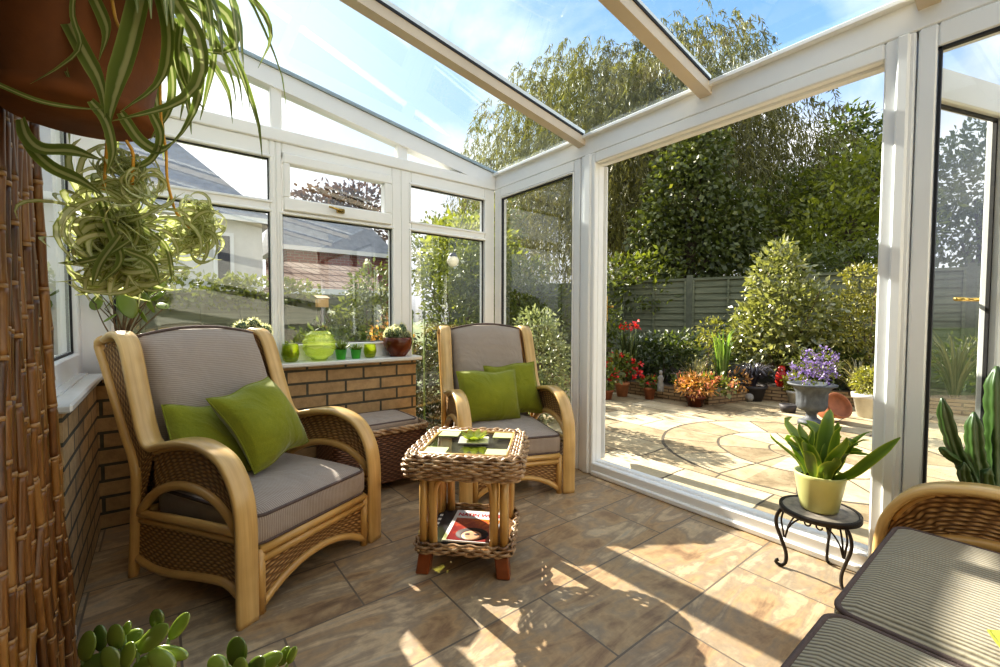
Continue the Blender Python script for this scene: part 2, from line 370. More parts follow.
class MB:
    def __init__(s): s.v = []; s.f = []; s.uv = []; s.r = []; s.n = 0
    def add(s, v, f, uv=None, r=None):
        v = np.asarray(v, float).reshape(-1, 3)
        s.v.append(v)
        s.uv.append(np.zeros((len(v), 2)) if uv is None else np.asarray(uv, float))
        s.r.append(np.full(len(v), random.random()) if r is None else np.broadcast_to(np.asarray(r, float), (len(v),)))
        s.f.append([tuple(i + s.n for i in q) for q in f]) if not isinstance(f, np.ndarray) else s.f.append((f + s.n).tolist())
        s.n += len(v); return s
    def box(s, c, size, rz=0, bev=0.0, mat=None):
        c = np.array(c, float); h = np.array(size, float) / 2
        b = min(bev, *(h * 0.9)) if bev else 0
        if b:
            V = []; F = []
            sg = [(x, y, z) for x in (-1, 1) for y in (-1, 1) for z in (-1, 1)]; idx = {}
            for q in sg:
                for ax in range(3):
                    p = np.array(q) * (h - b); p[ax] = q[ax] * h[ax]; idx[(q, ax)] = len(V); V.append(p)
            def quad(a): F.append(a)
            for ax in range(3):
                o = [i for i in range(3) if i != ax]
                for sg1 in (-1, 1):
                    ring = []
                    for (a, b2) in ((-1, -1), (1, -1), (1, 1), (-1, 1)):
                        q = [0, 0, 0]; q[ax] = sg1; q[o[0]] = a; q[o[1]] = b2; ring.append(idx[(tuple(q), ax)])
                    F.append(ring)
                    # edges
            for ax in range(3):
                o = [i for i in range(3) if i != ax]
                for a in (-1, 1):
                    for b2 in (-1, 1):
                        q1 = [0, 0, 0]; q1[ax] = -1; q1[o[0]] = a; q1[o[1]] = b2; q2 = list(q1); q2[ax] = 1
                        q1, q2 = tuple(q1), tuple(q2)
                        F.append([idx[(q1, o[0])], idx[(q2, o[0])], idx[(q2, o[1])], idx[(q1, o[1])]])
            for q in sg: F.append([idx[(q, 0)], idx[(q, 1)], idx[(q, 2)]])
            V = np.array(V)
        else:
            V = np.array([(x, y, z) for x in (-1, 1) for y in (-1, 1) for z in (-1, 1)]) * h
            F = [(0, 1, 3, 2), (4, 6, 7, 5), (0, 4, 5, 1), (2, 3, 7, 6), (0, 2, 6, 4), (1, 5, 7, 3)]
        if mat is not None: V = V @ np.array(mat).T
        cs, sn = math.cos(rz), math.sin(rz)
        V = V @ np.array([[cs, sn, 0], [-sn, cs, 0], [0, 0, 1]]) + c
        return s.add(V, F)
    def bar(s, a, b, w, h, up=(0, 0, 1)):
        "box beam from a to b, w across, h along up"
        a = np.array(a, float); b = np.array(b, float); d = b - a; L = np.linalg.norm(d); d /= L
        side = nrm(np.cross(d, up)); u = np.cross(side, d)
        V = []
        for p in (a, b):
            for (i, j) in ((-1, -1), (1, -1), (1, 1), (-1, 1)): V.append(p + side * w / 2 * i + u * h / 2 * j)
        return s.add(V, [(0, 3, 2, 1), (4, 5, 6, 7), (0, 1, 5, 4), (1, 2, 6, 5), (2, 3, 7, 6), (3, 0, 4, 7)],
                     [(i * .05, (k // 4) * L) for k, i in enumerate((0, 1, 2, 3) * 2)])
    def tube(s, pts, rad, n=8, closed=False, flat=1.0, r=None, cap=True):
        P = np.asarray(pts, float); k = len(P)
        rad = np.broadcast_to(np.asarray(rad, float), (k,))
        T = nrm(np.gradient(P, axis=0)) if not closed else nrm(np.roll(P, -1, 0) - np.roll(P, 1, 0))
        ref = np.array([0, 0, 1.]) if abs(T[0][2]) < 0.9 else np.array([0, 1., 0])
        U = np.zeros_like(P); u = nrm(ref - T[0] * (ref @ T[0]))
        for i in range(k):
            u = nrm(u - T[i] * (u @ T[i])); U[i] = u
        Wv = np.cross(T, U)
        a = np.linspace(0, 2 * PI, n, endpoint=False)
        V = P[:, None] + (np.cos(a)[None, :, None] * U[:, None] * flat + np.sin(a)[None, :, None] * Wv[:, None]) * rad[:, None, None]
        L = np.concatenate([[0], np.cumsum(np.linalg.norm(np.diff(P, axis=0), axis=1))])
        uv = np.stack([np.broadcast_to(a[None] * rad.mean(), (k, n)), np.broadcast_to(L[:, None], (k, n))], -1).reshape(-1, 2)
        kk = k if closed else k - 1
        i = np.arange(kk)[:, None]; j = np.arange(n)[None]
        i2 = (i + 1) % k; j2 = (j + 1) % n
        F = np.stack([i * n + j, i * n + j2, i2 * n + j2, i2 * n + j], -1).reshape(-1, 4).tolist()
        if cap and not closed: F += [list(range(n))[::-1], [(k - 1) * n + q for q in range(n)]]
        return s.add(V, F, uv, r)
    def lathe(s, prof, n=28, c=(0, 0, 0), sq=None):
        pr = np.asarray(prof, float); k = len(pr); a = np.linspace(0, 2 * PI, n, endpoint=False)
        V = np.stack([pr[:, None, 0] * np.cos(a), pr[:, None, 0] * np.sin(a), np.broadcast_to(pr[:, None, 1], (k, n))], -1) + np.array(c)
        uv = np.stack([np.broadcast_to(a * max(pr[:, 0]), (k, n)), np.broadcast_to(pr[:, None, 1], (k, n))], -1).reshape(-1, 2)
        F = []
        for i in range(k - 1):
            for j in range(n): F.append((i * n + j, i * n + (j + 1) % n, (i + 1) * n + (j + 1) % n, (i + 1) * n + j))
        return s.add(V, F, uv)
    def grid(s, fn, nu, nv, su=1.0, sv=1.0):
        "surface fn(u,v)->point on the unit square; uv in metres su, sv"
        u = np.linspace(0, 1, nu); v = np.linspace(0, 1, nv)
        V = np.array([[fn(a, b) for b in v] for a in u]).reshape(-1, 3)
        uv = np.array([[(a * su, b * sv) for b in v] for a in u]).reshape(-1, 2)
        F = [(i * nv + j, (i + 1) * nv + j, (i + 1) * nv + j + 1, i * nv + j + 1) for i in range(nu - 1) for j in range(nv - 1)]
        return s.add(V, F, uv)
    def sweep(s, path, sides, w, th, ups):
        "flat band: path points, sides (unit across), ups (unit normal), rectangular section with softened edges"
        P = np.asarray(path, float); k = len(P); b = min(th, w) * 0.28
        sec = [(-w / 2 + b, -th / 2), (w / 2 - b, -th / 2), (w / 2, -th / 2 + b), (w / 2, th / 2 - b), (w / 2 - b, th / 2), (-w / 2 + b, th / 2), (-w / 2, th / 2 - b), (-w / 2, -th / 2 + b)]
        S = np.broadcast_to(sides, (k, 3)); N = np.asarray(ups)
        V = np.stack([P + S * a + N * c for a, c in sec], 1)
        L = np.concatenate([[0], np.cumsum(np.linalg.norm(np.diff(P, axis=0), axis=1))])
        uv = np.array([[(a + c * 2, L[i]) for a, c in sec] for i in range(k)]).reshape(-1, 2)
        n = 8
        F = [(i * n + j, i * n + (j + 1) % n, (i + 1) * n + (j + 1) % n, (i + 1) * n + j) for i in range(k - 1) for j in range(n)]
        F += [list(range(n))[::-1], [(k - 1) * n + q for q in range(n)]]
        return s.add(V, F, uv)
    def ball(s, c, r, nu=16, nv=10, r_=None):
        sx, sy, sz = (r, r, r) if np.isscalar(r) else r
        a = np.linspace(0, 2 * PI, nu, endpoint=False); b = np.linspace(0.0, PI, nv)
        V = np.array([[(sx * math.sin(q) * math.cos(p), sy * math.sin(q) * math.sin(p), -sz * math.cos(q)) for p in a] for q in b]).reshape(-1, 3) + np.array(c)
        F = [(i * nu + j, i * nu + (j + 1) % nu, (i + 1) * nu + (j + 1) % nu, (i + 1) * nu + j) for i in range(nv - 1) for j in range(nu)]
        return s.add(V, F, None, r_)
    def ribbon(s, path, wid, up=(0, 0, 1), fold=0.25, r=None):
        "leaf blade: three points across, folded along its midrib, u runs 0..1 across"
        P = np.asarray(path, float); k = len(P); wid = np.broadcast_to(np.asarray(wid, float), (k,))
        T = nrm(np.gradient(P, axis=0)); upv = np.broadcast_to(np.asarray(up, float), (k, 3))
        S = nrm(np.cross(T, upv)); 
        for i in range(1, k):
            if S[i] @ S[i - 1] < 0: S[i] = -S[i]
        N = np.cross(S, T)
        V = np.stack([P - S * wid[:, None] / 2, P - N * (wid * fold)[:, None], P + S * wid[:, None] / 2], 1)
        L = np.linspace(0, 1, k)
        uv = np.array([[(0, l), (0.5, l), (1, l)] for l in L]).reshape(-1, 2)
        F = [(i * 3 + j, i * 3 + j + 1, (i + 1) * 3 + j + 1, (i + 1) * 3 + j) for i in range(k - 1) for j in (0, 1)]
        return s.add(V, F, uv, r)
    def leaves(s, P, size, aspect=0.5, droop=0.0, out=None, rn=None, jit=0.35, flat=0.0):
        "many four-point leaves at points P; out = outward direction at each"
        P = np.asarray(P, float); n = len(P)
        d = rng.normal(size=(n, 3))
        if out is not None: d = nrm(out) + d * 0.6
        d[:, 2] -= droop; d = nrm(d)
        nn = nrm(rng.normal(size=(n, 3)) + np.array([0, 0, flat]))
        sd = nrm(np.cross(d, nn)); nn = np.cross(sd, d)
        sz = (np.asarray(size) * (1 + jit * (rng.random(n) - 0.5) * 2))[:, None]
        V = np.stack([P, P + d * sz * 0.45 + sd * sz * aspect / 2 + nn * sz * 0.06, P + d * sz, P + d * sz * 0.45 - sd * sz * aspect / 2 + nn * sz * 0.06], 1)
        r = rng.random(n) if rn is None else np.asarray(rn)
        F = np.arange(4 * n).reshape(n, 4)
        return s.add(V.reshape(-1, 3), F, np.tile([(0, .5), (.5, 0), (1, .5), (.5, 1)], (n, 1)), np.repeat(r, 4))
    def build(s, name, mat, parent=None, smoothf=True, loc=None, rz=0):
        V = np.vstack(s.v); F = [f for fs in s.f for f in fs]
        me = bpy.data.meshes.new(name)
        me.from_pydata(V.tolist(), [], F)
        uv = np.vstack(s.uv); ul = me.uv_layers.new(name='UVMap')
        li = np.empty(len(me.loops), int); me.loops.foreach_get('vertex_index', li)
        ul.data.foreach_set('uv', uv[li].astype(np.float32).ravel())
        at = me.attributes.new('rnd', 'FLOAT', 'POINT'); at.data.foreach_set('value', np.concatenate(s.r).astype(np.float32))
        if smoothf: me.polygons.foreach_set('use_smooth', [True] * len(me.polygons))
        me.materials.append(MT[mat] if isinstance(mat, str) else mat); me.update()
        o = bpy.data.objects.new(name, me); COL.objects.link(o)
        if parent is not None: o.parent = parent
        if loc is not None: o.location = loc
        o.rotation_euler[2] = rz
        return o

def autosmooth(o, ang=0.6):
    me = o.data; me.set_sharp_from_angle(angle=ang); return o
def tag(o, label, cat, group=None, kind=None):
    if label: o['label'] = label
    if cat: o['category'] = cat
    if group: o['group'] = group
    if kind: o['kind'] = kind
    return o
def thing(name, label, cat, loc=(0, 0, 0), rz=0, group=None, kind=None):
    o = bpy.data.objects.new(name, None); COL.objects.link(o)
    o.empty_display_size = 0.1; o.location = loc; o.rotation_euler = (0, 0, rz)
    return tag(o, label, cat, group, kind)
def struct(o, label=None, cat=None):
    o['kind'] = 'structure'
    if label: o['label'] = label
    if cat: o['category'] = cat
    return o
def copy_tree(o, parent=None):
    c = o.copy(); COL.objects.link(c); c.parent = parent
    for ch in [k for k in bpy.data.objects if k.parent == o]: copy_tree(ch, c)
    return c
# ================================================================== THE SETTING
SL = 0.1764
def roofz(x): return 2.112 - SL * x
b = MB(); b.box((-1.2, -2.45, -0.06), (2.62, 4.72, 0.12)); struct(b.build('floor', 'slate_tile', smoothf=False), 'floor of multicoloured riven slate tiles', 'floor')

# dwarf walls and sills
b = MB(); b.box((-1.6, -0.03, 0.345), (1.70, 0.16, 0.70)); struct(b.build('wall_back', 'buff_brick', smoothf=False), 'low buff brick wall under the rear windows', 'wall')
b = MB(); b.box((-2.42, -0.49, 0.345), (0.15, 0.96, 0.70)); struct(b.build('wall_left', 'buff_brick', smoothf=False), 'low buff brick wall below the left window', 'wall')
b = MB(); b.box((-1.525, -0.085, 0.709), (1.60, 0.160, 0.026), bev=0.006); struct(b.build('trim_1', 'sill_white', smoothf=False), 'white window sill on the rear brick wall', 'windowsill')
b = MB(); b.box((-2.385, -0.56, 0.709), (0.135, 0.90, 0.026), bev=0.006); b.box((-2.385, -0.56, 0.7235), (0.03, 0.88, 0.012))
struct(b.build('trim_2', 'sill_white', smoothf=False), 'white window sill on the left brick wall', 'windowsill')
# house side walls, never glazed
b = MB(); b.box((-2.43, -3.19, 1.25), (0.20, 3.24, 2.72)); struct(b.build('wall_left_house', 'old_stone', smoothf=False), 'stone house wall beside the bamboo curtain', 'wall')
b = MB(); b.box((-1.2, -4.87, 1.2), (2.7, 0.14, 2.7)); struct(b.build('wall_front', 'cream_paint', smoothf=False), 'cream wall behind the loveseat', 'wall')
# white door threshold and doorway between house wall and left window
b = MB(); b.box((-2.43, -1.27, 0.015), (0.2, 0.60, 0.05)); struct(b.build('trim_3', 'upvc', smoothf=False), 'white threshold below the bamboo curtain', 'threshold')
b = MB(); b.box((-2.45, -1.27, 2.25), (0.07, 0.60, 0.46)); b.box((-2.45, -1.00, 1.03), (0.06, 0.06, 2.0)); b.box((-2.45, -1.54, 1.03), (0.06, 0.06, 2.0))
d1 = struct(b.build('door_1', 'upvc', smoothf=False), 'white framed glazed side door behind the bamboo curtain', 'door')
b = MB(); b.box((-2.45, -1.27, 1.0), (0.01, 0.5, 1.95)); b.build('pane', 'pane_dark', d1, False)

def win_members(mb, boxes, y0=0.0, y1=0.07):
    for x0, x1, z0, z1 in boxes: mb.box(((x0 + x1) / 2, (y0 + y1) / 2, (z0 + z1) / 2), (x1 - x0, y1 - y0, z1 - z0), bev=0.006)
def gasket_ring(mb, x0, x1, z0, z1, y=0.012, w=0.006):
    for bx in ((x0, x1, z1 - w, z1), (x0, x1, z0, z0 + w), (x0, x0 + w, z0, z1), (x1 - w, x1, z0, z1)):
        mb.box(((bx[0] + bx[1]) / 2, y + 0.012, (bx[2] + bx[3]) / 2), (bx[1] - bx[0], 0.012, bx[3] - bx[2]))
def bead_ring(mb, x0, x1, z0, z1, w=0.016, y=-0.004):
    for bx in ((x0 - w, x1 + w, z1, z1 + w), (x0 - w, x1 + w, z0 - w, z0), (x0 - w, x0, z0, z1), (x1, x1 + w, z0, z1)):
        mb.box(((bx[0] + bx[1]) / 2, y + 0.006, (bx[2] + bx[3]) / 2), (bx[1] - bx[0], 0.02, bx[3] - bx[2]), bev=0.004)
def window(n, label, frame, panes):
    f = MB(); win_members(f, frame)
    for p in panes: bead_ring(f, *p)
    o = struct(f.build('window_%d' % n, 'upvc', smoothf=False), label, 'window')
    g = MB()
    for p in panes: gasket_ring(g, *p)
    g.build('gasket', 'gasket', o, False)
    for x0, x1, z0, z1 in panes:
        q = MB(); q.add([(x0, 0.03, z0), (x1, 0.03, z0), (x1, 0.03, z1), (x0, 0.03, z1)], [(0, 1, 2, 3)]); q.build('pane', 'pane_glass', o, False)
    return o
window(1, 'white window over the brick wall, nearest the hanging basket', [(-2.42, -2.284, .70, 1.985), (-1.605, -1.572, .70, 1.985), (-2.284, -1.605, .70, .817), (-2.284, -1.605, 1.58, 1.646), (-2.284, -1.605, 1.885, 1.985)],
       [(-2.284, -1.605, .817, 1.58), (-2.284, -1.605, 1.646, 1.885)])
w2 = window(2, 'white rear window with a small hinged top light and brass handle', [(-1.572, -1.54, .70, 1.985), (-.866, -.80, .70, 1.985), (-1.54, -.866, .70, .817), (-1.54, -.866, 1.575, 1.60), (-1.54, -.866, 1.925, 1.985)],
       [(-1.54, -.866, .817, 1.575)])
s = MB(); win_members(s, [(-1.535, -.871, 1.598, 1.672), (-1.535, -.871, 1.868, 1.925), (-1.535, -1.498, 1.672, 1.868), (-.924, -.871, 1.672, 1.868)], -0.018, 0.05)
sash = s.build('sash', 'upvc', w2, False)
q = MB(); q.add([(-1.498, .03, 1.672), (-.924, .03, 1.672), (-.924, .03, 1.868), (-1.498, .03, 1.868)], [(0, 1, 2, 3)]); q.build('pane', 'pane_glass', sash, False)
h = MB(); h.box((-1.215, -0.026, 1.638), (0.05, 0.016, 0.028), bev=0.005); h.tube([(-1.20, -0.038, 1.640), (-1.25, -0.045, 1.643), (-1.29, -0.047, 1.648)], [0.008, 0.007, 0.006]); h.build('handle', 'brass', sash)
window(3, 'white floor-length rear window beside the corner post', [(-.80, -.725, 0.0, 1.985), (-.098, 0.0, 0.0, 1.985), (-.725, -.098, 0.0, .11), (-.725, -.098, 1.58, 1.646), (-.725, -.098, 1.895, 1.985)],
       [(-.725, -.098, .11, 1.58), (-.725, -.098, 1.646, 1.895)])
# gable triangle above the windows
g = MB(); g.box((-1.21, 0.028, 2.02), (2.42, 0.08, 0.072), bev=0.006)
for x0, x1 in ((-1.594, -1.533), (-.819, -.745), (-2.42, -2.33)):
    zt = 2.03 - SL * (x0 + x1) / 2; g.box(((x0 + x1) / 2, 0.033, (2.04 + zt) / 2), (x1 - x0, 0.06, zt - 2.04), bev=0.006)
g.bar((0.0, 0.03, 2.055), (-2.46, 0.03, 2.055 + 2.46 * SL), 0.085, 0.10)
gw = struct(g.build('window_4', 'upvc', smoothf=False), 'white gable frame of sloping panes above the rear windows', 'window')
for x0, x1 in ((-2.33, -1.594), (-1.533, -.819), (-.745, -.20)):
    q = MB(); q.add([(x0, .03, 2.05), (x1, .03, 2.05), (x1, .03, 2.01 - SL * x1), (x0, .03, 2.01 - SL * x0)], [(0, 1, 2, 3)]); q.build('pane', 'pane_glass', gw, False)
g = MB(); g.bar((0.02, 0.0, 2.116), (-2.46, 0.0, 2.116 + 2.46 * SL), 0.05, 0.02); g.build('edge_strip', 'alu_grey', gw, False)

# left window
f = MB()
for y0, y1, z0, z1 in ((-.97, -.90, .70, 2.46), (-.07, .02, .70, 2.46), (-.90, -.07, .70, .815), (-.90, -.07, 1.99, 2.46)):
    f.box((-2.435, (y0 + y1) / 2, (z0 + z1) / 2), (0.07, y1 - y0, z1 - z0), bev=0.006)
w5 = struct(f.build('window_5', 'upvc', smoothf=False), 'white left window beside the bamboo curtain', 'window')
g = MB()
for y0, y1, z0, z1 in ((-.90, -.892, .815, 1.99), (-.078, -.07, .815, 1.99), (-.90, -.07, .815, .823)): g.box((-2.424, (y0 + y1) / 2, (z0 + z1) / 2), (0.008, y1 - y0, z1 - z0))
g.build('gasket', 'gasket', w5, False)
q = MB(); q.add([(-2.43, -.90, .815), (-2.43, -.07, .815), (-2.43, -.07, 1.99), (-2.43, -.90, 1.99)], [(0, 1, 2, 3)]); q.build('pane', 'pane_glass', w5, False)

# right wall: ring beam, fixed side panes, doorway
f = MB(); f.box((0.045, -2.4, 2.044), (0.09, 4.86, 0.116), bev=0.005); f.box((0.02, -2.4, 2.098), (0.10, 4.86, 0.022), bev=0.004)
struct(f.build('trim_4', 'upvc', smoothf=False), 'white eaves beam above the garden doors', 'beam')
def rmembers(mb, boxes, x0=0.0, x1=0.07):
    for y0, y1, z0, z1 in boxes: mb.box(((x0 + x1) / 2, (y0 + y1) / 2, (z0 + z1) / 2), (x1 - x0, y1 - y0, z1 - z0), bev=0.006)
f = MB()
rmembers(f, [(-.07, .0, 0, 1.986), (-.895, -.842, 0, 1.986), (-.842, -.07, 0, .125), (-.842, -.07, 1.917, 1.986)])
rmembers(f, [(-.083, -.07, .125, 1.917), (-.842, -.829, .125, 1.917), (-.842, -.07, .112, .125), (-.842, -.07, 1.905, 1.917)], -0.004, 0.02)
w6 = struct(f.build('window_6', 'upvc', smoothf=False), 'white framed fixed side pane between corner and garden doorway', 'window')
q = MB(); q.add([(.03, -.842, .125), (.03, -.07, .125), (.03, -.07, 1.917), (.03, -.842, 1.917)], [(0, 1, 2, 3)]); q.build('pane', 'pane_glass', w6, False)
g = MB()
for y0, y1, z0, z1 in ((-.09, -.083, .125, 1.905), (-.829, -.822, .125, 1.905), (-.829, -.083, 1.898, 1.905)): g.box((.016, (y0 + y1) / 2, (z0 + z1) / 2), (.02, y1 - y0, z1 - z0))
g.build('gasket', 'gasket', w6, False)
f = MB(); rmembers(f, [(-1.013, -.90, 0, 1.986), (-2.445, -2.36, 0, 1.986), (-2.36, -1.013, 0, .075), (-2.36, -1.013, 1.925, 1.986)])
rmembers(f, [(-.985, -.935, 0.0, 1.986), (-2.43, -2.395, 0.0, 1.986)], -0.012, 0.01)
rmembers(f, [(-2.36, -1.013, 0.0, .03)], -0.015, 0.09)
rmembers(f, [(-1.016, -1.008, .07, 1.93), (-2.368, -2.357, .07, 1.93), (-2.36, -1.013, 1.915, 1.935), (-2.36, -1.013, .068, .085)], 0.035, 0.085)
struct(f.build('door_2', 'upvc', smoothf=False), 'white frame of the open garden doorway', 'doorway')
f = MB(); rmembers(f, [(-2.50, -2.45, 0, 1.986), (-3.30, -3.2, 0, 1.986), (-3.2, -2.50, 0, .10), (-3.2, -2.50, 1.905, 1.986), (-4.8, -4.7, 0, 1.986), (-4.7, -3.3, 0, .10), (-4.7, -3.3, 1.905, 1.986)])
w7 = struct(f.build('window_7', 'upvc', smoothf=False), 'white framed fixed pane behind the loveseat arm', 'window')
for y0, y1 in ((-3.2, -2.50), (-4.7, -3.3)):
    q = MB(); q.add([(.03, y0, .10), (.03, y1, .10), (.03, y1, 1.905), (.03, y0, 1.905)], [(0, 1, 2, 3)]); q.build('pane', 'pane_glass', w7, False)
g = MB(); g.box((.014, -2.506, 1.0), (.02, .008, 1.81)); g.box((.014, -2.85, 1.901), (.02, .70, .008)); g.build('gasket', 'gasket', w7, False)

# the two open door leaves, hinged outwards
def leaf(n, label, hinge, ang, sgn):
    L = 0.67
    t = thing('door_%d' % n, label, 'door', hinge, math.radians(ang), kind='structure')
    f = MB()
    for x0, x1, z0, z1 in ((0, .09, 0, 1.845), (L - .10, L, 0, 1.845), (.09, L - .10, 0, .12), (.09, L - .10, 1.725, 1.845)):
        f.box(((x0 + x1) / 2, 0, (z0 + z1) / 2), (x1 - x0, .06, z1 - z0), bev=.006)
    f.build('leaf_frame', 'upvc', t, False)
    g = MB()
    for x0, x1, z0, z1 in ((.09, .10, .12, 1.725), (L - .11, L - .10, .12, 1.725), (.09, L - .1, .12, .13), (.09, L - .1, 1.715, 1.725)): g.box(((x0 + x1) / 2, 0, (z0 + z1) / 2), (x1 - x0, .012, z1 - z0))
    g.build('gasket', 'gasket', t, False)
    q = MB(); q.add([(.09, 0, .12), (L - .1, 0, .12), (L - .1, 0, 1.725), (.09, 0, 1.725)], [(0, 1, 2, 3)]); q.build('pane', 'pane_glass', t, False)
    h = MB()
    for s in (-1, 1):
        h.box((L - .045, s * .034, .97), (.03, .01, .2), bev=.004); h.tube([(L - .045, s * .038, .985), (L - .045, s * .07, .985), (L - .07, s * .075, .985), (L - .17, s * .073, .985)], .009)
    h.build('door_handle', 'brass', t)
    return t
leaf(3, 'open white glazed door leaf swung outwards beyond the right post', (.10, -2.41, .08), -19, 1)
leaf(4, 'open white door leaf seen edge-on at the left of the doorway', (.095, -1.0, .08), 38.5, -1)

# glass roof
cl = thing('ceiling', 'sloping glass roof on white rafters', 'roof', kind='structure')
RY = (-.905, -1.695, -2.475, -3.26, -4.05)
for y in RY:
    f = MB(); f.bar((0.03, y, roofz(0.03) - .034), (-2.6, y, roofz(-2.6) - .034), .058, .05); r_ = f.build('rafter', 'rafter_bounce', cl, False)
    f = MB(); f.bar((0.0, y, roofz(0) + .02), (-2.6, y, roofz(-2.6) + .02), .05, .022); f.build('rafter_cap', 'upvc', r_, False)
    f = MB(); f.bar((0.03, y, roofz(.03) - .003), (-2.6, y, roofz(-2.6) - .003), .068, .012); f.build('gasket', 'gasket', r_, False)
ys = (0.06,) + RY + (-4.8,)
for a_, b_ in zip(ys[:-1], ys[1:]):
    q = MB(); q.add([(.12, b_, roofz(.12)), (.12, a_, roofz(.12)), (-2.6, a_, roofz(-2.6)), (-2.6, b_, roofz(-2.6))], [(0, 1, 2, 3)]); q.build('glass_pane', 'roof_glass', cl, False)
f = MB(); f.bar((-2.58, .1, roofz(-2.55)), (-2.58, -4.9, roofz(-2.55)), .16, .22); f.build('ridge_beam', 'upvc', cl, False)
f = MB(); f.box((.13, -2.4, 2.07), (.08, 5.0, .09), bev=.01); f.build('gutter', 'upvc', cl, False)

# ------------------------------------------------------------------ light
sun = bpy.data.lights.new('sun', 'SUN'); so = bpy.data.objects.new('sun', sun); COL.objects.link(so)
sun.energy = 11.5; sun.angle = math.radians(0.53); sun.color = (1.0, 0.92, 0.80)
ELEV = math.radians(32); ld = Vector((0.05, -math.cos(ELEV), -math.sin(ELEV)))
so.rotation_euler = ld.to_track_quat('-Z', 'Y').to_euler(); so.location = (0, 8, 8)

wd = bpy.data.worlds.new('world'); bpy.context.scene.world = wd; wd.use_nodes = True
nt = wd.node_tree; nt.nodes.clear()
class WT(NT):
    def __init__(s): s.t = nt; s.out = nt.nodes.new('ShaderNodeOutputWorld')
t = WT()
dirv = t.co('Generated')
x, y, z = t.sep(dirv)
zz = t.math('ADD', t.math('MAXIMUM', z, 0.0), 0.30)
pl = t.comb(t.math('DIVIDE', x, zz), t.math('DIVIDE', y, zz), 0.0)
sky = t.ramp(z, (0.0, (0.80, 0.78, 0.82)), (0.26, (0.66, 0.72, 0.86)), (0.42, (0.30, 0.50, 0.80)), (0.7, (0.16, 0.36, 0.70)))
cn = t.noise(1.1, 8, 0.54, t.n('ShaderNodeVectorMath', 0, {'operation': 'ADD'}, i0=pl, i1=(5.2, -3.3, 0)), 0.35)
cl_ = t.ramp(cn, (0.43, (0, 0, 0)), (0.56, (1, 1, 1)))
glow = t.math('POWER', t.math('MAXIMUM', t.n('ShaderNodeVectorMath', 1, {'operation': 'DOT_PRODUCT'}, i0=dirv, i1=(-0.15, 0.83, 0.53)), 0.0), 5.0)
cloudc = t.mix(cl_, (0.93, 0.95, 1.0), (1.0, 1.0, 1.0))
col = t.mix(t.math('MULTIPLY', cl_, 0.93), sky, cloudc)
col = t.mix(t.math('MULTIPLY', glow, 0.6), col, (1.35, 1.33, 1.28))
low = t.math('MULTIPLY', t.math('SUBTRACT', 0.06, z), 14.0, clamp=True)
col = t.mix(low, col, (0.30, 0.30, 0.26))
bg = t.n('ShaderNodeBackground', 0, None, Color=col, Strength=1.05)
nt.links.new(bg, t.out.inputs[0])
sc = bpy.context.scene
sc.view_settings.view_transform = 'Standard'; sc.view_settings.look = 'Medium High Contrast'; sc.view_settings.exposure = 0.3
sc.cycles.use_denoising = True; sc.cycles.max_bounces = 10; sc.cycles.transparent_max_bounces = 24; sc.cycles.sample_clamp_indirect = 6
sc.cycles.caustics_reflective = False; sc.cycles.caustics_refractive = False
# ================================================================== RATTAN SEATS
BAND = smooth([(0, 0), (0, .16), (0.0, .32), (.022, .425), (.085, .510), (.19, .548), (.30, .548), (.42, .526), (.495, .508), (.545, .545), (.595, .665), (.655, .835), (.695, .895), (.755, .912), (.815, .888)], 90)
POLE = smooth([(.640, 0), (.612, .25), (.605, .41), (.68, .54), (.755, .664), (.83, .79), (.875, .868), (.845, .888)], 40)
ARC = smooth([(.59, .255), (.50, .335), (.38, .385), (.26, .398), (.15, .38), (.07, .335), (.035, .29)], 30)
RAIL = [(.03, .292), (.30, .272), (.605, .245)]
BOW = smooth([(.02, .085), (.10, .112), (.25, .092), (.40, .064), (.52, .056), (.63, .07)], 24)
def cushion_box(mb, cx, cy, cz, hx, hy, hz, r, crown=0.0, n=14, taper=None):
    "upholstered box: rounded edges, crowned top"
    lin = np.linspace(-1, 1, n)
    for ax in range(3):
        o = [i for i in range(3) if i != ax]
        for sg in (-1, 1):
            V = []; UV = []
            for a in lin:
                for b_ in lin:
                    q = np.zeros(3); q[ax] = sg; q[o[0]] = a; q[o[1]] = b_
                    h = np.array([hx, hy, hz]); p = q * h; inner = np.clip(p, -(h - r), h - r); d = p - inner
                    L = np.linalg.norm(d)
                    if L > 1e-9: p = inner + d / L * r
                    k = (1 - (p[0] / hx) ** 4) * (1 - (p[1] / hy) ** 4)
                    p[2] += crown * max(k, 0) * (0.5 + 0.5 * p[2] / hz)
                    V.append(p + (cx, cy, cz)); UV.append((p[o[0]], p[o[1]]))
            F = []
            for i in range(n - 1):
                for j in range(n - 1):
                    q = (i * n + j, (i + 1) * n + j, (i + 1) * n + j + 1, i * n + j + 1)
                    flip = (sg > 0) != (ax == 1)
                    F.append(q if flip else q[::-1])
            mb.add(V, F, UV)
    return mb
def rrect(x0, x1, y0, y1, r, n=6):
    pts = []
    for cx, cy, a0 in ((x1 - r, y1 - r, 0), (x0 + r, y1 - r, 90), (x0 + r, y0 + r, 180), (x1 - r, y0 + r, 270)):
        for i in range(n + 1):
            a = math.radians(a0 + 90 * i / n); pts.append((cx + r * math.cos(a), cy + r * math.sin(a)))
    return pts

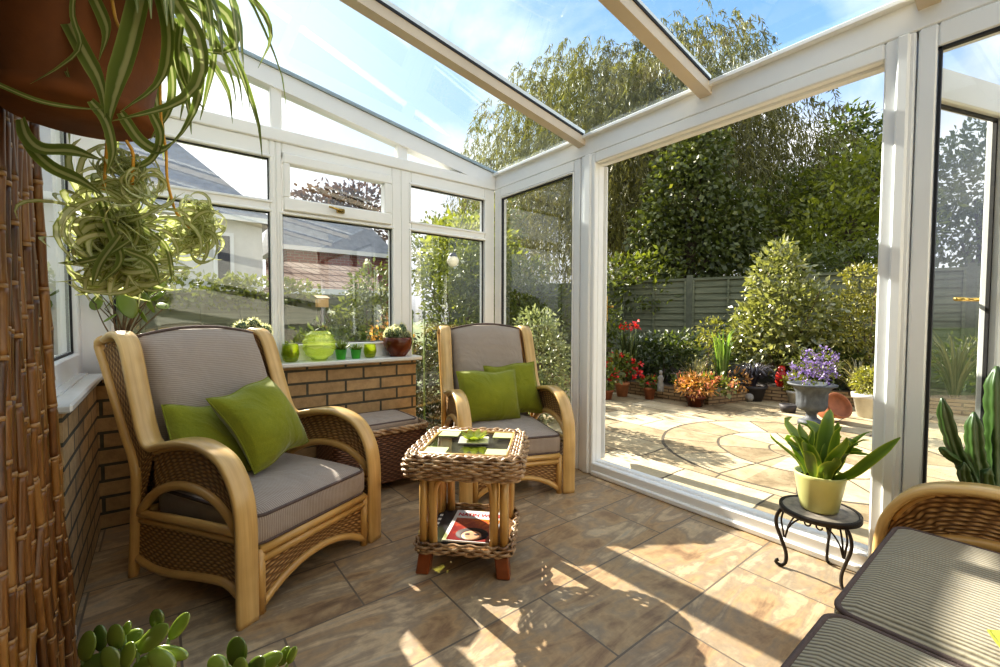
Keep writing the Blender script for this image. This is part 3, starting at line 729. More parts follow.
def make_seat(name, label, cat, Wd, ncush, cmat, bmat, group=None):
    root = thing(name, label, cat, group=group)
    BW = .072
    for s in (-1, 1):
        k = len(BAND)
        tt = np.clip((BAND[:, 0] - .5) / .3, 0, 1); ins = .012 * tt * tt * (3 - 2 * tt)
        X = s * (Wd / 2 - BW / 2 - ins)
        path = np.stack([X, BAND[:, 0], BAND[:, 1]], 1)
        T = nrm(np.gradient(path, axis=0)); side = np.array([1., 0, 0]); N = nrm(np.cross(side, T))
        b = MB(); b.sweep(path, side, BW, .024, N); b.build('arm_band', 'rattan', root)
        # rear pole
        b = MB(); xo = s * (Wd / 2 - .022)
        pt = np.clip((POLE[:, 1] - .4) / .4, 0, 1)
        pole = np.stack([xo - s * .012 * pt, POLE[:, 0], POLE[:, 1]], 1)
        b.tube(pole, .0185, 8); b.build('rear_leg', 'rattan_pole', root)
        # wing panel between band and pole
        iw = [i for i in range(k) if BAND[i, 0] > .50 and i < k - 4]
        bandw = path[iw[0]:iw[-1] + 1]; 
        def wing(u, v):
            i = u * (len(bandw) - 1); a = bandw[int(i)].copy(); a[0] = s * (Wd / 2 - .045 - .012 * min(1, max(0, (a[1] - .5) / .3)))
            zz = .40 + (.87 - .40) * u; j = int(np.argmin(np.abs(POLE[:-3, 1] - zz))); c = pole[j].copy()
            return a * (1 - v) + c * v
        b = MB(); b.grid(wing, 24, 10, .52, .20); b.build('wing_panel', 'wicker', root)
        # crescent panel under the arm
        iu = [i for i in range(k) if .30 < BAND[i, 1] and BAND[i, 0] < .50 and i < 60]
        up = BAND[iu]
        xa = s * (Wd / 2 - .030)
        def cres(u, v):
            p1 = up[int(u * (len(up) - 1))]; a = 1 - u; p0 = ARC[int(a * (len(ARC) - 1))]
            q = p1 * (1 - v) + p0 * v; return (xa, q[0], q[1])
        b = MB(); b.grid(cres, 34, 8, .62, .14)
        tri = [(xa, .495, .505), (xa, .61, .43), (xa, .60, .255), (xa, .50, .335)]
        b.add(tri, [(0, 1, 2, 3)], [(.62, 0), (.74, 0), (.74, .2), (.62, .14)])
        b.build('arm_panel', 'wicker', root)
        b = MB(); b.tube([(xa, p[0], p[1]) for p in ARC], .017, 8)
        b.tube([(xa + s * .004, p[0] + .012 * (p[0] < .1), p[1] - .018) for p in up[6:]], .008, 6)
        b.tube([(xa, p[0], p[1]) for p in smooth(RAIL, 12)], .016, 8); b.tube([(xa, p[0], p[1] - .028) for p in smooth(RAIL, 12)], .010, 8)
        b.build('side_rail', 'rattan_pole', root)
        def low(u, v):
            y = .03 + .585 * u; zt = np.interp(y, [.03, .605], [.288, .245]); zb = np.interp(y, BOW[:, 0], BOW[:, 1]); return (xa, y, zt * (1 - v) + zb * v)
        b = MB(); b.grid(low, 20, 8, .58, .19); b.build('side_panel', 'wicker', root)
        b = MB(); b.tube([(xa, p[0], p[1]) for p in BOW], .015, 8); b.build('side_bow', 'rattan_pole', root)
        b = MB(); b.tube([(s * (Wd / 2 - BW - .017), .012, 0), (s * (Wd / 2 - BW - .017), .012, .215)], .0165, 8); b.build('front_post', 'rattan_pole', root)
    xi = Wd / 2 - BW - .017
    b = MB(); b.tube([(-xi, .010, .212), (xi, .010, .212)], .0165, 8); b.tube([(-xi, .012, .180), (xi, .012, .180)], .015, 8); b.build('front_rail', 'rattan_pole', root)
    nb = ncush
    fb = MB(); fp = MB()
    for q in range(nb):
        x0 = -xi + 2 * xi * q / nb; x1 = -xi + 2 * xi * (q + 1) / nb
        def fbz(u): return .022 + .085 * (1 - abs(2 * u - 1) ** 2.2)
        fp.grid(lambda u, v: (x0 + (x1 - x0) * u, .014, .172 * (1 - v) + (fbz(u) + .0) * v), 24, 8, x1 - x0, .11)
        fb.tube([(x0 + (x1 - x0) * u, .012, fbz(u)) for u in np.linspace(0, 1, 22)], .014, 8)
        if q: fb.tube([(x0, .012, 0), (x0, .012, .21)], .0165, 8)
    fp.build('front_panel', 'wicker', root); fb.build('front_bow', 'rattan_pole', root)
    # woven back and its rails
    xb = Wd / 2 - .055
    b = MB(); b.grid(lambda u, v: (-xb + 2 * xb * u, np.interp(.24 + .62 * v, POLE[:-2, 1], POLE[:-2, 0]), .24 + .62 * v + .03 * v * (1 - (2 * u - 1) ** 2)), 12, 16, 2 * xb, .62); b.build('back_panel', 'wicker_back', root)
    b = MB()
    b.tube([(-xb + 2 * xb * u, .865 - .01 * (1 - (2 * u - 1) ** 2), .868 + .035 * (1 - (2 * u - 1) ** 2)) for u in np.linspace(0, 1, 16)], .017, 8)
    b.build('top_rail', 'rattan_pole', root)
    b = MB(); b.tube([(-xb, .607, .24), (xb, .607, .24)], .016, 8); b.build('back_rail', 'rattan_pole', root)
    b = MB(); b.box((0, .32, .195), (2 * xi + .02, .58, .022)); b.build('seat_base', 'seat_base', root, False)
    # cushions
    cw = (Wd - 2 * BW - .002) / ncush
    for q in range(ncush):
        cx = -(Wd - 2 * BW) / 2 + cw * (q + .5)
        yo = .03 if ncush > 1 else -.008
        hy = .30 - yo / 2
        b = MB(); cushion_box(b, 0, 0, 0, cw / 2 - .002, hy - .01, .056, .03, .028 if ncush == 1 else .012, 16)
        c_ = b.build('seat_cushion', cmat, root, loc=(cx, yo + hy, .278 if ncush == 1 else .350))
        pp = MB()
        for zz in (.034, -.034):
            r_ = rrect(-cw / 2 + .008, cw / 2 - .008, -hy + .016, hy - .016, .035); pp.tube([(x_, y_, zz + (.012 if zz > 0 else -.012)) for x_, y_ in r_], .0065, 6, closed=True)
        pp.build('piping', 'piping', c_)
        # back cushion follows the slope of the back
        def bc(u, v, sg):
            px = (u - .5) * 2; pv = v
            th = .062 * (1 - abs(px) ** 5) ** .5 * max(0.0, (1 - abs(2 * pv - 1) ** 5)) ** .5 * (1.0 + .35 * math.sin(pv * PI * .9))
            zc = .335 + .565 * pv + .035 * (1 - px * px) * pv ** 3
            yc = np.interp(zc, [.33, .50, .67, .84, .95], [.545, .575, .625, .690, .735])
            return (px * (cw / 2 - .012), yc + sg * th, zc + .012 * sg * 0)
        b = MB()
        b.grid(lambda u, v: bc(u, v, -1), 22, 26, cw, .58)
        g2 = MB(); b.grid(lambda u, v: bc(1 - u, v, 1), 22, 26, cw, .58)
        bk = b.build('back_cushion', bmat, root, loc=(cx, 0, 0))
        pp = MB(); pp.tube([(px * (cw / 2 - .014), np.interp(.9, [.84, .95], [.69, .735]) , .902 + .035 * (1 - px * px)) for px in np.linspace(-1, 1, 20)], .006, 6); pp.build('piping', 'piping', bk)
    return root
chair = make_seat('rattan_armchair', 'honey rattan wing armchair by the left window, its pillows in shadow', 'armchair', .66, 1, 'taupe', 'taupe_back', 'rattan armchairs')
chair2 = copy_tree(chair)
chair.location = (-1.645, -1.088, 0); chair.rotation_euler[2] = math.radians(26.8)
chair2.location = (-.595, -1.012, 0); chair2.rotation_euler[2] = math.radians(-21.3)
chair2['label'] = 'honey rattan wing armchair in the far corner behind the wicker table'
sofa = make_seat('rattan_loveseat', 'rattan two seater with olive grey corduroy cushions beside the garden doorway', 'sofa', 1.36, 2, 'sofa_cord', 'taupe_back')
sofa.location = (-1.02, -2.465, 0); sofa.rotation_euler[2] = PI; sofa.scale[2] = .945

# ------------------------------------------------------------------ scatter cushions
def make_pillow(name, label, w, h, th, M, group=None, seed=0):
    r = np.random.default_rng(seed); ph = r.random(6) * 6
    def fn(u, v, sg):
        a = 2 * u - 1; b_ = 2 * v - 1
        e = max(0.0, (1 - abs(a) ** 2.6)) * max(0.0, (1 - abs(b_) ** 2.6))
        t_ = th / 2 * e ** .42 * (1 + .10 * math.sin(3 * a + ph[0]) * math.cos(2.5 * b_ + ph[1]))
        pin = 1 - .07 * (1 - abs(b_) ** 2); pin2 = 1 - .07 * (1 - abs(a) ** 2)
        return (a * w / 2 * pin, sg * t_ + .012 * math.sin(2.2 * b_ + ph[2]), b_ * h / 2 * pin2 + .006 * math.sin(5 * a + ph[3]))
    b = MB(); b.grid(lambda u, v: fn(u, v, -1), 26, 26, w, h); b.grid(lambda u, v: fn(1 - u, v, 1), 26, 26, w, h)
    o = b.build(name, 'green_fabric'); o.matrix_world = M
    tag(o, label, 'cushion', group)
    e = MB(); loop = [fn(u, 0, 0) for u in np.linspace(0, 1, 16)] + [fn(1, v, 0) for v in np.linspace(0, 1, 16)][1:] + [fn(1 - u, 1, 0) for u in np.linspace(0, 1, 16)][1:] + [fn(0, 1 - v, 0) for v in np.linspace(0, 1, 16)][1:-1]
    e.tube(loop, .0035, 5, closed=True); e.build('seam', 'green_fabric', o)
    return o
def chair_m(ch, x, y, z, tilt, roll=0, yaw=0):
    "cushion standing at x, y in the chair's own frame, leaning back by tilt"
    base = Matrix.Translation(ch.location) @ Matrix.Rotation(ch.rotation_euler[2], 4, 'Z')
    return base @ Matrix.Translation((x, y, z)) @ Matrix.Rotation(yaw, 4, 'Z') @ Matrix.Rotation(-tilt, 4, 'X') @ Matrix.Rotation(roll, 4, 'Y')
R = math.radians
G1 = 'green scatter cushions'
make_pillow('green_cushion', 'olive green cushion lying behind another on the left armchair', .34, .34, .12, chair_m(chair, -.10, .44, .485, R(33), R(7), R(0)), G1, 1)
make_pillow('green_cushion', 'olive green cushion with a sunlit corner, in front on the left armchair', .30, .34, .13, chair_m(chair, .02, .345, .548, R(28), R(-12), R(4)), G1, 2)
make_pillow('green_cushion', 'square green cushion in front on the far corner armchair', .39, .32, .12, chair_m(chair2, -.075, .35, .505, R(20), R(2), R(6)), G1, 3)
make_pillow('green_cushion', 'green cushion tucked behind another on the far corner armchair', .34, .34, .10, chair_m(chair2, .115, .455, .52, R(18), R(-6), R(-8)), G1, 4)
make_pillow('green_cushion', 'green cushion lying on the corduroy loveseat', .38, .38, .11, Matrix.Translation((-1.02, -2.97, .44)) @ Matrix.Rotation(R(25), 4, 'Z') @ Matrix.Rotation(R(78), 4, 'X'), G1, 5)

# ------------------------------------------------------------------ footstool
st = thing('wicker_footstool', 'brown wicker footstool with taupe cushion against the brick wall', 'footstool', (-1.13, -.305, 0))
b = MB()
def ring_wall(mb, x0, x1, y0, y1, z0, z1, r=.05, nz=6, bulge=.0):
    pr = np.array(rrect(x0, x1, y0, y1, r, 6)); pr = np.vstack([pr, pr[:1]])
    L = np.concatenate([[0], np.cumsum(np.linalg.norm(np.diff(pr, axis=0), axis=1))])
    V = []; UV = []
    for i, p in enumerate(pr):
        for j in range(nz):
            v = j / (nz - 1); o_ = p / np.linalg.norm(p) * bulge * math.sin(PI * v); V.append((p[0] + o_[0], p[1] + o_[1], z0 + (z1 - z0) * v)); UV.append((L[i], v * (z1 - z0)))
    F = [(i * nz + j, (i + 1) * nz + j, (i + 1) * nz + j + 1, i * nz + j + 1) for i in range(len(pr) - 1) for j in range(nz - 1)]
    mb.add(V, F, UV)
ring_wall(b, -.27, .27, -.18, .18, .05, .335, .04, 7, .012)
b.build('wicker_body', 'wicker_stool', st)
b = MB()
for i in range(3):
    pr = rrect(-.272, .272, -.182, .182, .045, 8); n_ = len(pr)
    dn = 90; P_ = smooth([(x, y, 0) for x, y in pr + pr[:1]], 150)[:-1]
    ph = np.arange(len(P_)) * .55 + i * 2.1
    P_ = P_ + np.stack([P_[:, 0] * .02 * np.sin(ph), P_[:, 1] * .03 * np.sin(ph), .012 * np.cos(ph) + .34], 1)
    b.tube(P_, .009, 6, closed=True)
b.build('braided_rim', 'wicker_strand', st)
b = MB(); cushion_box(b, 0, 0, 0, .235, .160, .05, .022, .012, 12); cst = b.build('cushion', 'taupe', st, loc=(-.01, 0, .335))
b = MB(); b.tube([(x, y, .044) for x, y in rrect(-.225, .225, -.15, .15, .03)], .006, 6, closed=True); b.build('piping', 'piping', cst)
for sx in (-1, 1):
    for sy in (-1, 1):
        b = MB(); b.tube([(sx * .235, sy * .145, 0), (sx * .235, sy * .145, .06)], [.016, .02], 8); b.build('foot', 'wood_foot', st)

# ------------------------------------------------------------------ wicker side table
tb = thing('wicker_side_table', 'square wicker and cane side table with inset glass top', 'side table', (-1.105, -1.30, 0), math.radians(-44.3))
HS = .228
def woven_ring(mb, hs, r, z0, rows, pitch, amp, rad, off=0):
    pr = rrect(-hs, hs, -hs, hs, r, 8); base = smooth([(x, y, 0) for x, y in pr + pr[:1]], 4 * 52 + 1)[:-1]
    out = nrm(base * np.array([1, 1, 0])); out = np.stack([np.clip(base[:, 0], -hs + r, hs - r), np.clip(base[:, 1], -hs + r, hs - r), base[:, 2] * 0], 1); out = nrm(base - out)
    for i in range(rows):
        ph = np.arange(len(base)) * (2 * PI / 8.0) + PI * i
        bul = math.sin(PI * (i + .5) / rows) * .012
        P_ = base + out * (amp * np.sin(ph) + bul)[:, None] + np.array([0, 0, z0 + i * pitch])
        mb.tube(P_, rad, 6, closed=True, r=random.random())
b = MB(); woven_ring(b, HS - .012, .05, .385, 8, .0098, .0058, .0052); b.build('woven_rim', 'wicker_strand', tb)
b = MB()
for i in range(4):
    f = .93 - i * .052
    pr = rrect(-HS * f, HS * f, -HS * f, HS * f, .045, 8); P_ = smooth([(x, y, 0) for x, y in pr + pr[:1]], 4 * 44 + 1)[:-1]
    ph = np.arange(len(P_)) * (2 * PI / 6.0) + PI * i; P_ = P_ * (1 + .010 * np.sin(ph))[:, None] + np.stack([0 * ph, 0 * ph, .464 - .002 * i + .005 * np.cos(ph)], 1)
    b.tube(P_, .0062, 6, closed=True)
b.build('top_border', 'wicker_strand', tb)
b = MB()
for s in (-1, 1):
    b.tube([(s * .168, -.172, .463), (s * .168, .172, .463)], .0065, 6); b.tube([(-.172, s * .168, .463), (.172, s * .168, .463)], .0065, 6)
b.build('cane_bead', 'rattan_pole', tb)
b = MB(); b.box((0, 0, .440), (.40, .40, .008)); b.build('under_board', 'seat_base', tb, False)
b = MB(); b.box((0, 0, .4575), (.335, .335, .006)); b.build('glass_inset', 'table_glass', tb, False)
for sx in (-1, 1):
    for sy in (-1, 1):
        b = MB(); lx, ly = sx * .155, sy * .155
        for ox, oy in ((0, 0), (-sx * .036, 0), (0, -sy * .036)): b.tube([(lx + ox, ly + oy, .085), (lx + ox, ly + oy, .40)], .0165, 8)
        lg = b.build('leg', 'rattan_pole', tb)
        b = MB(); b.box((sx * .150, sy * .150, .04), (.05, .05, .08), bev=.004)
        V = b.v[-1]
        b.v[-1] = np.where((V[:, 2:3] < .04), V * np.array([1, 1, 1]) + np.array([sx * .006, sy * .006, 0]) , V + np.array([-sx * .004, -sy * .004, 0]))
        b.build('foot', 'wood_foot', lg, False)
b = MB()
for s in (-1, 1):
    for a in (0, 1):
        for q in (-1, 1):
            pts = smooth([(.112, s * .158, .10), (.112, s * .158, .30), (.098, s * .158, .355), (.06, s * .158, .378), (0, s * .158, .382)], 16); pts[:, 0] *= q
            if a: pts = pts[:, [1, 0, 2]]
            b.tube(pts, .0125, 8)
b.build('arched_brace', 'rattan_pole', tb)
b = MB(); woven_ring(b, .178, .035, .088, 4, .0115, .006, .0058); b.build('shelf_rim', 'wicker_strand', tb)
b = MB(); b.box((0, 0, .100), (.345, .345, .012)); b.build('shelf', 'wicker', tb, False)
TBM = Matrix.Translation(tb.location) @ Matrix.Rotation(tb.rotation_euler[2], 4, 'Z')
def on_table(o, x, y, z, rz=0): o.matrix_world = TBM @ Matrix.Translation((x, y, z)) @ Matrix.Rotation(rz, 4, 'Z')
for nm_, x, y in (('near left', -.115, -.122), ('near right', .125, -.122), ('far left', -.115, .122), ('far right', .125, .122)):
    b = MB(); b.box((0, 0, .002), (.088, .080, .004), bev=.001); o = b.build('coaster', 'lime_tile', None, False)
    tag(o, {'near left': 'pale lime coaster on table corner closest to the left armchair', 'near right': 'pale lime coaster on table corner closest to the camera and doorway', 'far left': 'pale lime coaster on table corner beside the footstool', 'far right': 'pale lime coaster on table corner by the far armchair'}[nm_], 'coaster', 'lime coasters on the glass top'); on_table(o, x, y, .4606)
b = MB(); b.box((0, 0, .004), (.125, .105, .007), bev=.002); o = b.build('slate_coaster', 'grey_stone', None, False); tag(o, 'square stone mat under the green glass dish', 'mat'); on_table(o, .01, .025, .4606, .1)
b = MB()
for k in range(9):
    a = 2 * PI * k / 9
    path = smooth([(.008 * math.cos(a), .008 * math.sin(a), .004), (.035 * math.cos(a), .035 * math.sin(a), .010), (.062 * math.cos(a), .062 * math.sin(a), .030)], 7)
    b.ribbon(path, [.012, .034, .040, .040, .034, .022, .006], fold=-.12)
b.lathe([(0, .003), (.028, .004), (.034, .010), (0.02, .008), (0, .007)], 16)
o = b.build('leaf_dish', 'dish_glass'); tag(o, 'green glass flower shaped dish on the wicker table', 'dish'); on_table(o, .01, .025, .4688)

# magazines on the lower shelf
def magazine(name, label, w, h, th, mat):
    b = MB(); b.box((0, 0, th / 2), (w, h, th), bev=.001); o = b.build(name, mat, None, False); tag(o, label, 'magazine', None); return o
def text(s, size, mat, parent, loc, rz=0, name='title', bold=0.0, sx=1.0):
    c = bpy.data.curves.new(name, 'FONT'); c.body = s; c.size = size; c.align_x = 'CENTER'; c.align_y = 'CENTER'; c.offset = bold; c.extrude = .0003
    c.materials.append(MT[mat]); o = bpy.data.objects.new(name + '_tmp', c); COL.objects.link(o); me = bpy.data.meshes.new_from_object(o.evaluated_get(bpy.context.evaluated_depsgraph_get())); bpy.data.objects.remove(o); o = bpy.data.objects.new(name, me); COL.objects.link(o); o.parent = parent; o.location = loc; o.rotation_euler[2] = rz; o.scale = (sx, 1, 1); return o
m0 = magazine('magazine', 'black covered magazine lying underneath on the table shelf', .20, .27, .008, 'paper_black'); on_table(m0, -.055, -.01, .1062, .03)
for i in range(6):
    b = MB(); b.box((-.085, -.10 + i * .038, .0083), (.014, .020, .0006)); b.build('cover_block', 'paper_white', m0, False)
m1 = magazine('magazine', 'bright red and orange magazine on top, on the table shelf', .205, .265, .006, 'paper_white'); on_table(m1, .018, -.012, .1145, -.03)
def m_cover():
    t = NT('cover'); x, y, z = t.sep(t.co('Object')); nz = t.noise(14, 4, 0.6, None, 1.2)
    f = t.math('ADD', t.math('MULTIPLY', nz, 0.9), t.math('MULTIPLY', t.math('ADD', x, y), 1.6))
    MT['cover'] = t.done(t.bsdf(t.ramp(f, (0.25, (0.20, 0.02, 0.02)), (0.45, (0.45, 0.07, 0.03)), (0.62, (0.75, 0.22, 0.03)), (0.8, (0.85, 0.60, 0.12))), 0.3))
m_cover()
b = MB(); b.box((.006, -.035, .0062), (.185, .185, .0008)); b.build('cover_picture', 'cover', m1, False)
text('NATIN WENT', .036, 'title_red', m1, (.006, .090, .0066), bold=.0012, sx=.83)
b = MB(); b.ball((.006, -.075, .0068), (.070, .055, .0008), 18, 6); b.build('portrait_hair', 'hair_dark', m1)
b = MB(); b.ball((.006, -.088, .0078), (.042, .040, .0008), 18, 6); b.build('portrait_face', 'skin', m1)
b = MB()
for s in (-1, 1): b.ball((.006 + s * .018, -.080, .0086), (.011, .008, .0006), 12, 5)
b.build('portrait_glasses', 'hair_dark', m1)

# ------------------------------------------------------------------ iron plant stand and snake plant
SP = (-.135, -2.24, 0)
t = NT('mosaic'); x, y, z = t.sep(t.co('Object')); rr_ = t.math('SQRT', t.math('ADD', t.math('MULTIPLY', x, x), t.math('MULTIPLY', y, y)))
MT['mosaic'] = t.done(t.bsdf(t.mix(0.5, t.ramp(t.math('ADD', rr_, t.math('MULTIPLY', t.noise(60, 2), .012)), (.02, (.34, .30, .25)), (.045, (.16, .15, .15)), (.06, (.36, .31, .25)), (.085, (.30, .26, .22)), (.092, (.13, .12, .12)), (.10, (.33, .29, .23))), t.ramp(t.noise(45, 4), (.3, (.12, .11, .11)), (.7, (.42, .36, .29)))), .5))
ps = thing('iron_plant_stand', 'low black wrought iron stand with round stone top by the doorway', 'plant stand', SP)
b = MB(); b.lathe([(0, .252), (.118, .252), (.120, .249), (.120, .243), (0, .243)], 36); tp = b.build('stone_top', 'mosaic', ps)
b = MB(); b.lathe([(.119, .254), (.130, .254), (.130, .236), (.119, .236), (.119, .254)], 36); b.build('rim', 'iron', ps)
for k, a in enumerate((R(118), R(-1), R(238))):
    ca, sa = math.cos(a), math.sin(a)
    prof = smooth([(.118, .236), (.136, .205), (.138, .165), (.120, .11), (.104, .06), (.104, .022), (.116, .006), (.132, .009), (.137, .021), (.127, .026)], 36)
    b = MB(); b.tube([(r_ * ca, r_ * sa, z_) for r_, z_ in prof], .0052, 6, flat=1.3)
    b.tube([(r_ * ca, r_ * sa, z_) for r_, z_ in smooth([(.112, .236), (.122, .19), (.116, .15), (.112, .12)], 12)], .0035, 6); b.build('leg', 'iron', ps)
    # scrolled brace running to the next leg
    a2 = a + R(120)
    b = MB()
    p0 = np.array([.108 * ca, .108 * sa, .12]); p1 = np.array([.108 * math.cos(a2), .108 * math.sin(a2), .12])
    b.tube([p0 * (1 - u) + p1 * u + np.array([0, 0, .105 * (1 - (2 * u - 1) ** 2) ** .6]) for u in np.linspace(0, 1, 20)], .0032, 6)
    mid = (p0 + p1) / 2; dr = nrm(p1 - p0)
    for s in (-1, 1):
        b.tube([mid + dr * s * (.022 + .020 * math.cos(w) * (1 - w / 9)) + np.array([0, 0, .085 + .022 * math.sin(w) * (1 - w / 9)]) for w in np.linspace(0, 6.2, 22)], .003, 5)
    b.build('scroll', 'iron', ps)
sn = thing('snake_plant', 'snake plant with yellow edged leaves in a lime pot on the iron stand', 'potted plant', (SP[0] - .005, SP[1], .2555))
b = MB(); b.lathe([(0, 0), (.056, 0), (.060, .004), (.081, .125), (.084, .138), (.080, .140), (.075, .125), (0, .120)], 32); pt_ = b.build('pot', 'lime_pot', sn)
b = MB(); b.lathe([(0, .124), (.070, .124), (.076, .1235)], 20); b.build('soil', 'soil', sn)
b = MB(); rs = np.random.default_rng(3)
for k in range(24):
    a = 2 * PI * k / 24 * 5 + .6 * rs.random(); r0 = .010 + .040 * rs.random(); L = .09 + .13 * rs.random() + .05 * (k % 7 == 0); spread = .025 + .085 * rs.random()
    ca, sa = math.cos(a), math.sin(a)
    pts = smooth([(r0 * ca, r0 * sa, .12), ((r0 + spread * .35) * ca, (r0 + spread * .35) * sa, .12 + L * .45), ((r0 + spread) * ca + .02 * rs.normal(), (r0 + spread) * sa + .02 * rs.normal(), .12 + L * .9), ((r0 + spread * 1.35) * ca, (r0 + spread * 1.35) * sa, .12 + L)], 10)
    wv = np.array([.022, .036, .048, .055, .057, .056, .050, .042, .027, .005]) * (.75 + .4 * rs.random())
    b.ribbon(pts, wv, up=(-ca, -sa, .25), fold=.16)
# the long leaf that leans far over to the doorpost side
fr = CR
pts = smooth([(.0, -.03, .12), (.005, -.09, .155), (-.0, -.155, .235), (-.01, -.225, .325)], 12)
b.ribbon(pts, [.020, .026, .031, .034, .036, .037, .037, .036, .034, .028, .017, .004], up=(-.75, -.1, .6), fold=.12)
b.build('leaves', 'snake_leaf', sn)
# ================================================================== PLANTS AND ORNAMENTS INDOORS
def onz(u, v, z):
    d = CF + CR * (u - 500) / FPX - CU * (v - 333.5) / FPX; return CAM + d * (z - CAM[2]) / d[2]
def ony(u, v, y):
    d = CF + CR * (u - 500) / FPX - CU * (v - 333.5) / FPX; return CAM + d * (y - CAM[1]) / d[1]
def onx(u, v, x):
    d = CF + CR * (u - 500) / FPX - CU * (v - 333.5) / FPX; return CAM + d * (x - CAM[0]) / d[0]
def ellip(mb, c, axis, L, w, t, nv=(1, 0, 0), nu=12, n2=8, r=None, tip=0.0):
    a = nrm(axis); n_ = nrm(np.array(nv) - a * (np.array(nv) @ a)); s_ = np.cross(a, n_)
    m = MB(); m.ball((0, 0, 0), 1.0, nu, n2); V = m.v[0]
    k = 1 - tip * (V[:, 2] + 1) / 2
    V = V[:, 2:3] * a * L / 2 + (V[:, 0] * k)[:, None] * s_ * w / 2 + (V[:, 1] * k)[:, None] * n_ * t / 2 + np.array(c)
    mb.add(V, m.f[0], None, random.random() if r is None else r)

# ------------------------------------------------------------------ bamboo curtain at the side doorway
bc_ = thing('bamboo_curtain', 'curtain of jointed brown bamboo strands hanging at the left side doorway', 'curtain', (-2.31, -1.6, 1.98))
bo = np.array([-2.31, -1.6, 1.98])
rs = np.random.default_rng(11)
def edge(z, t_):
    zl = np.array([.05, .485, .854, 1.27, 2.0]); yl = np.interp(z, zl, [-1.90, -1.862, -1.813, -1.756, -1.70]); yr = np.interp(z, [.05, .094, .42, .80, 1.35, 2.0], [-1.245, -1.25, -1.335, -1.428, -1.521, -1.60])
    return yl + (yr - yl) * t_
ts = np.concatenate([np.linspace(0.0, .985, 14), np.linspace(.05, .93, 8)])
for i, t_ in enumerate(ts):
    back = i >= 14
    z = 1.96; b = MB(); kn = MB(); x = -2.300 - (.020 if back else 0) + rs.normal() * .002; off = 0.0
    p = np.array([x, edge(z, t_), z])
    while z > .06:
        L = .075 + rs.random() * .05; z2 = z - L
        amp = .004 + .016 * max(0, (.75 - z2)) ** 1.0
        off = off * .55 + rs.normal() * amp
        q = np.array([x + rs.normal() * .0015, edge(z2, t_) + off, z2])
        d = q - p; r0 = (.0098 if not back else .0085) * (.72 + .28 * t_) + rs.normal() * .0006
        g = .003 * nrm(d)
        b.tube([p + g - bo, p + d * .12 - bo, p + d * .5 - bo, p + d * .88 - bo, q - g - bo], [r0 * 1.04, r0, r0 * .95, r0, r0 * 1.04], 8, r=rs.random())
        b.tube([q - g * 1.3 - bo, q + g * 1.3 - bo], r0 * 1.10, 8, r=1.6)
        p = q; z = z2
    b.build('strand', 'bamboo', bc_)
b = MB(); b.tube([(0, -.12, 0), (0, .05, 0)], .012, 8); b.build('rail', 'rattan_pole', bc_)

# ------------------------------------------------------------------ hanging spider plant
HB = W(76, 118, .67); HBx = np.array([HB[0] + .005, HB[1], HB[2]])
hb = thing('hanging_spider_plant', 'variegated spider plant with trailing babies in a hanging terracotta bowl', 'hanging plant', tuple(HBx))
b = MB(); b.lathe([(0, 0), (.088, 0), (.094, .006), (.096, .022), (.086, .024), (.098, .09), (.108, .165), (.116, .17), (.116, .195), (.104, .195), (.098, .15), (0, .15)], 40); b.build('pot', 'pot_brown', hb)
b = MB(); b.lathe([(0, .165), (.100, .168)], 24); b.build('soil', 'soil', hb)
for k in range(3):
    a = 2.1 * k + .4; b = MB(); b.tube([(.110 * math.cos(a), .110 * math.sin(a), .19), (0.01 * math.cos(a), 0.01 * math.sin(a), .70)], .0016, 5); b.build('hanger_wire', 'iron', hb)
b = MB(); b.tube([(0, 0, .69), (0, 0, .78), (.012, 0, .80), (.024, 0, .78)], .003, 6); b.build('hook', 'iron', hb)
def pleaf(mb, pts, wpx, fold=.18, up=None, n=18, tipw=.08, basew=.7):
    P_ = smooth([W(*p) - HBx for p in pts], n); d = np.mean([p[2] for p in pts]); w = wpx * d / FPX
    s_ = np.linspace(0, 1, n); wv = w * np.minimum(1, np.minimum(basew + s_ * 2.2, tipw + (1 - s_) * 3.2))
    mb.ribbon(P_, wv, up=(-CF + np.array([0, 0, .25])) if up is None else up, fold=fold)
b = MB()
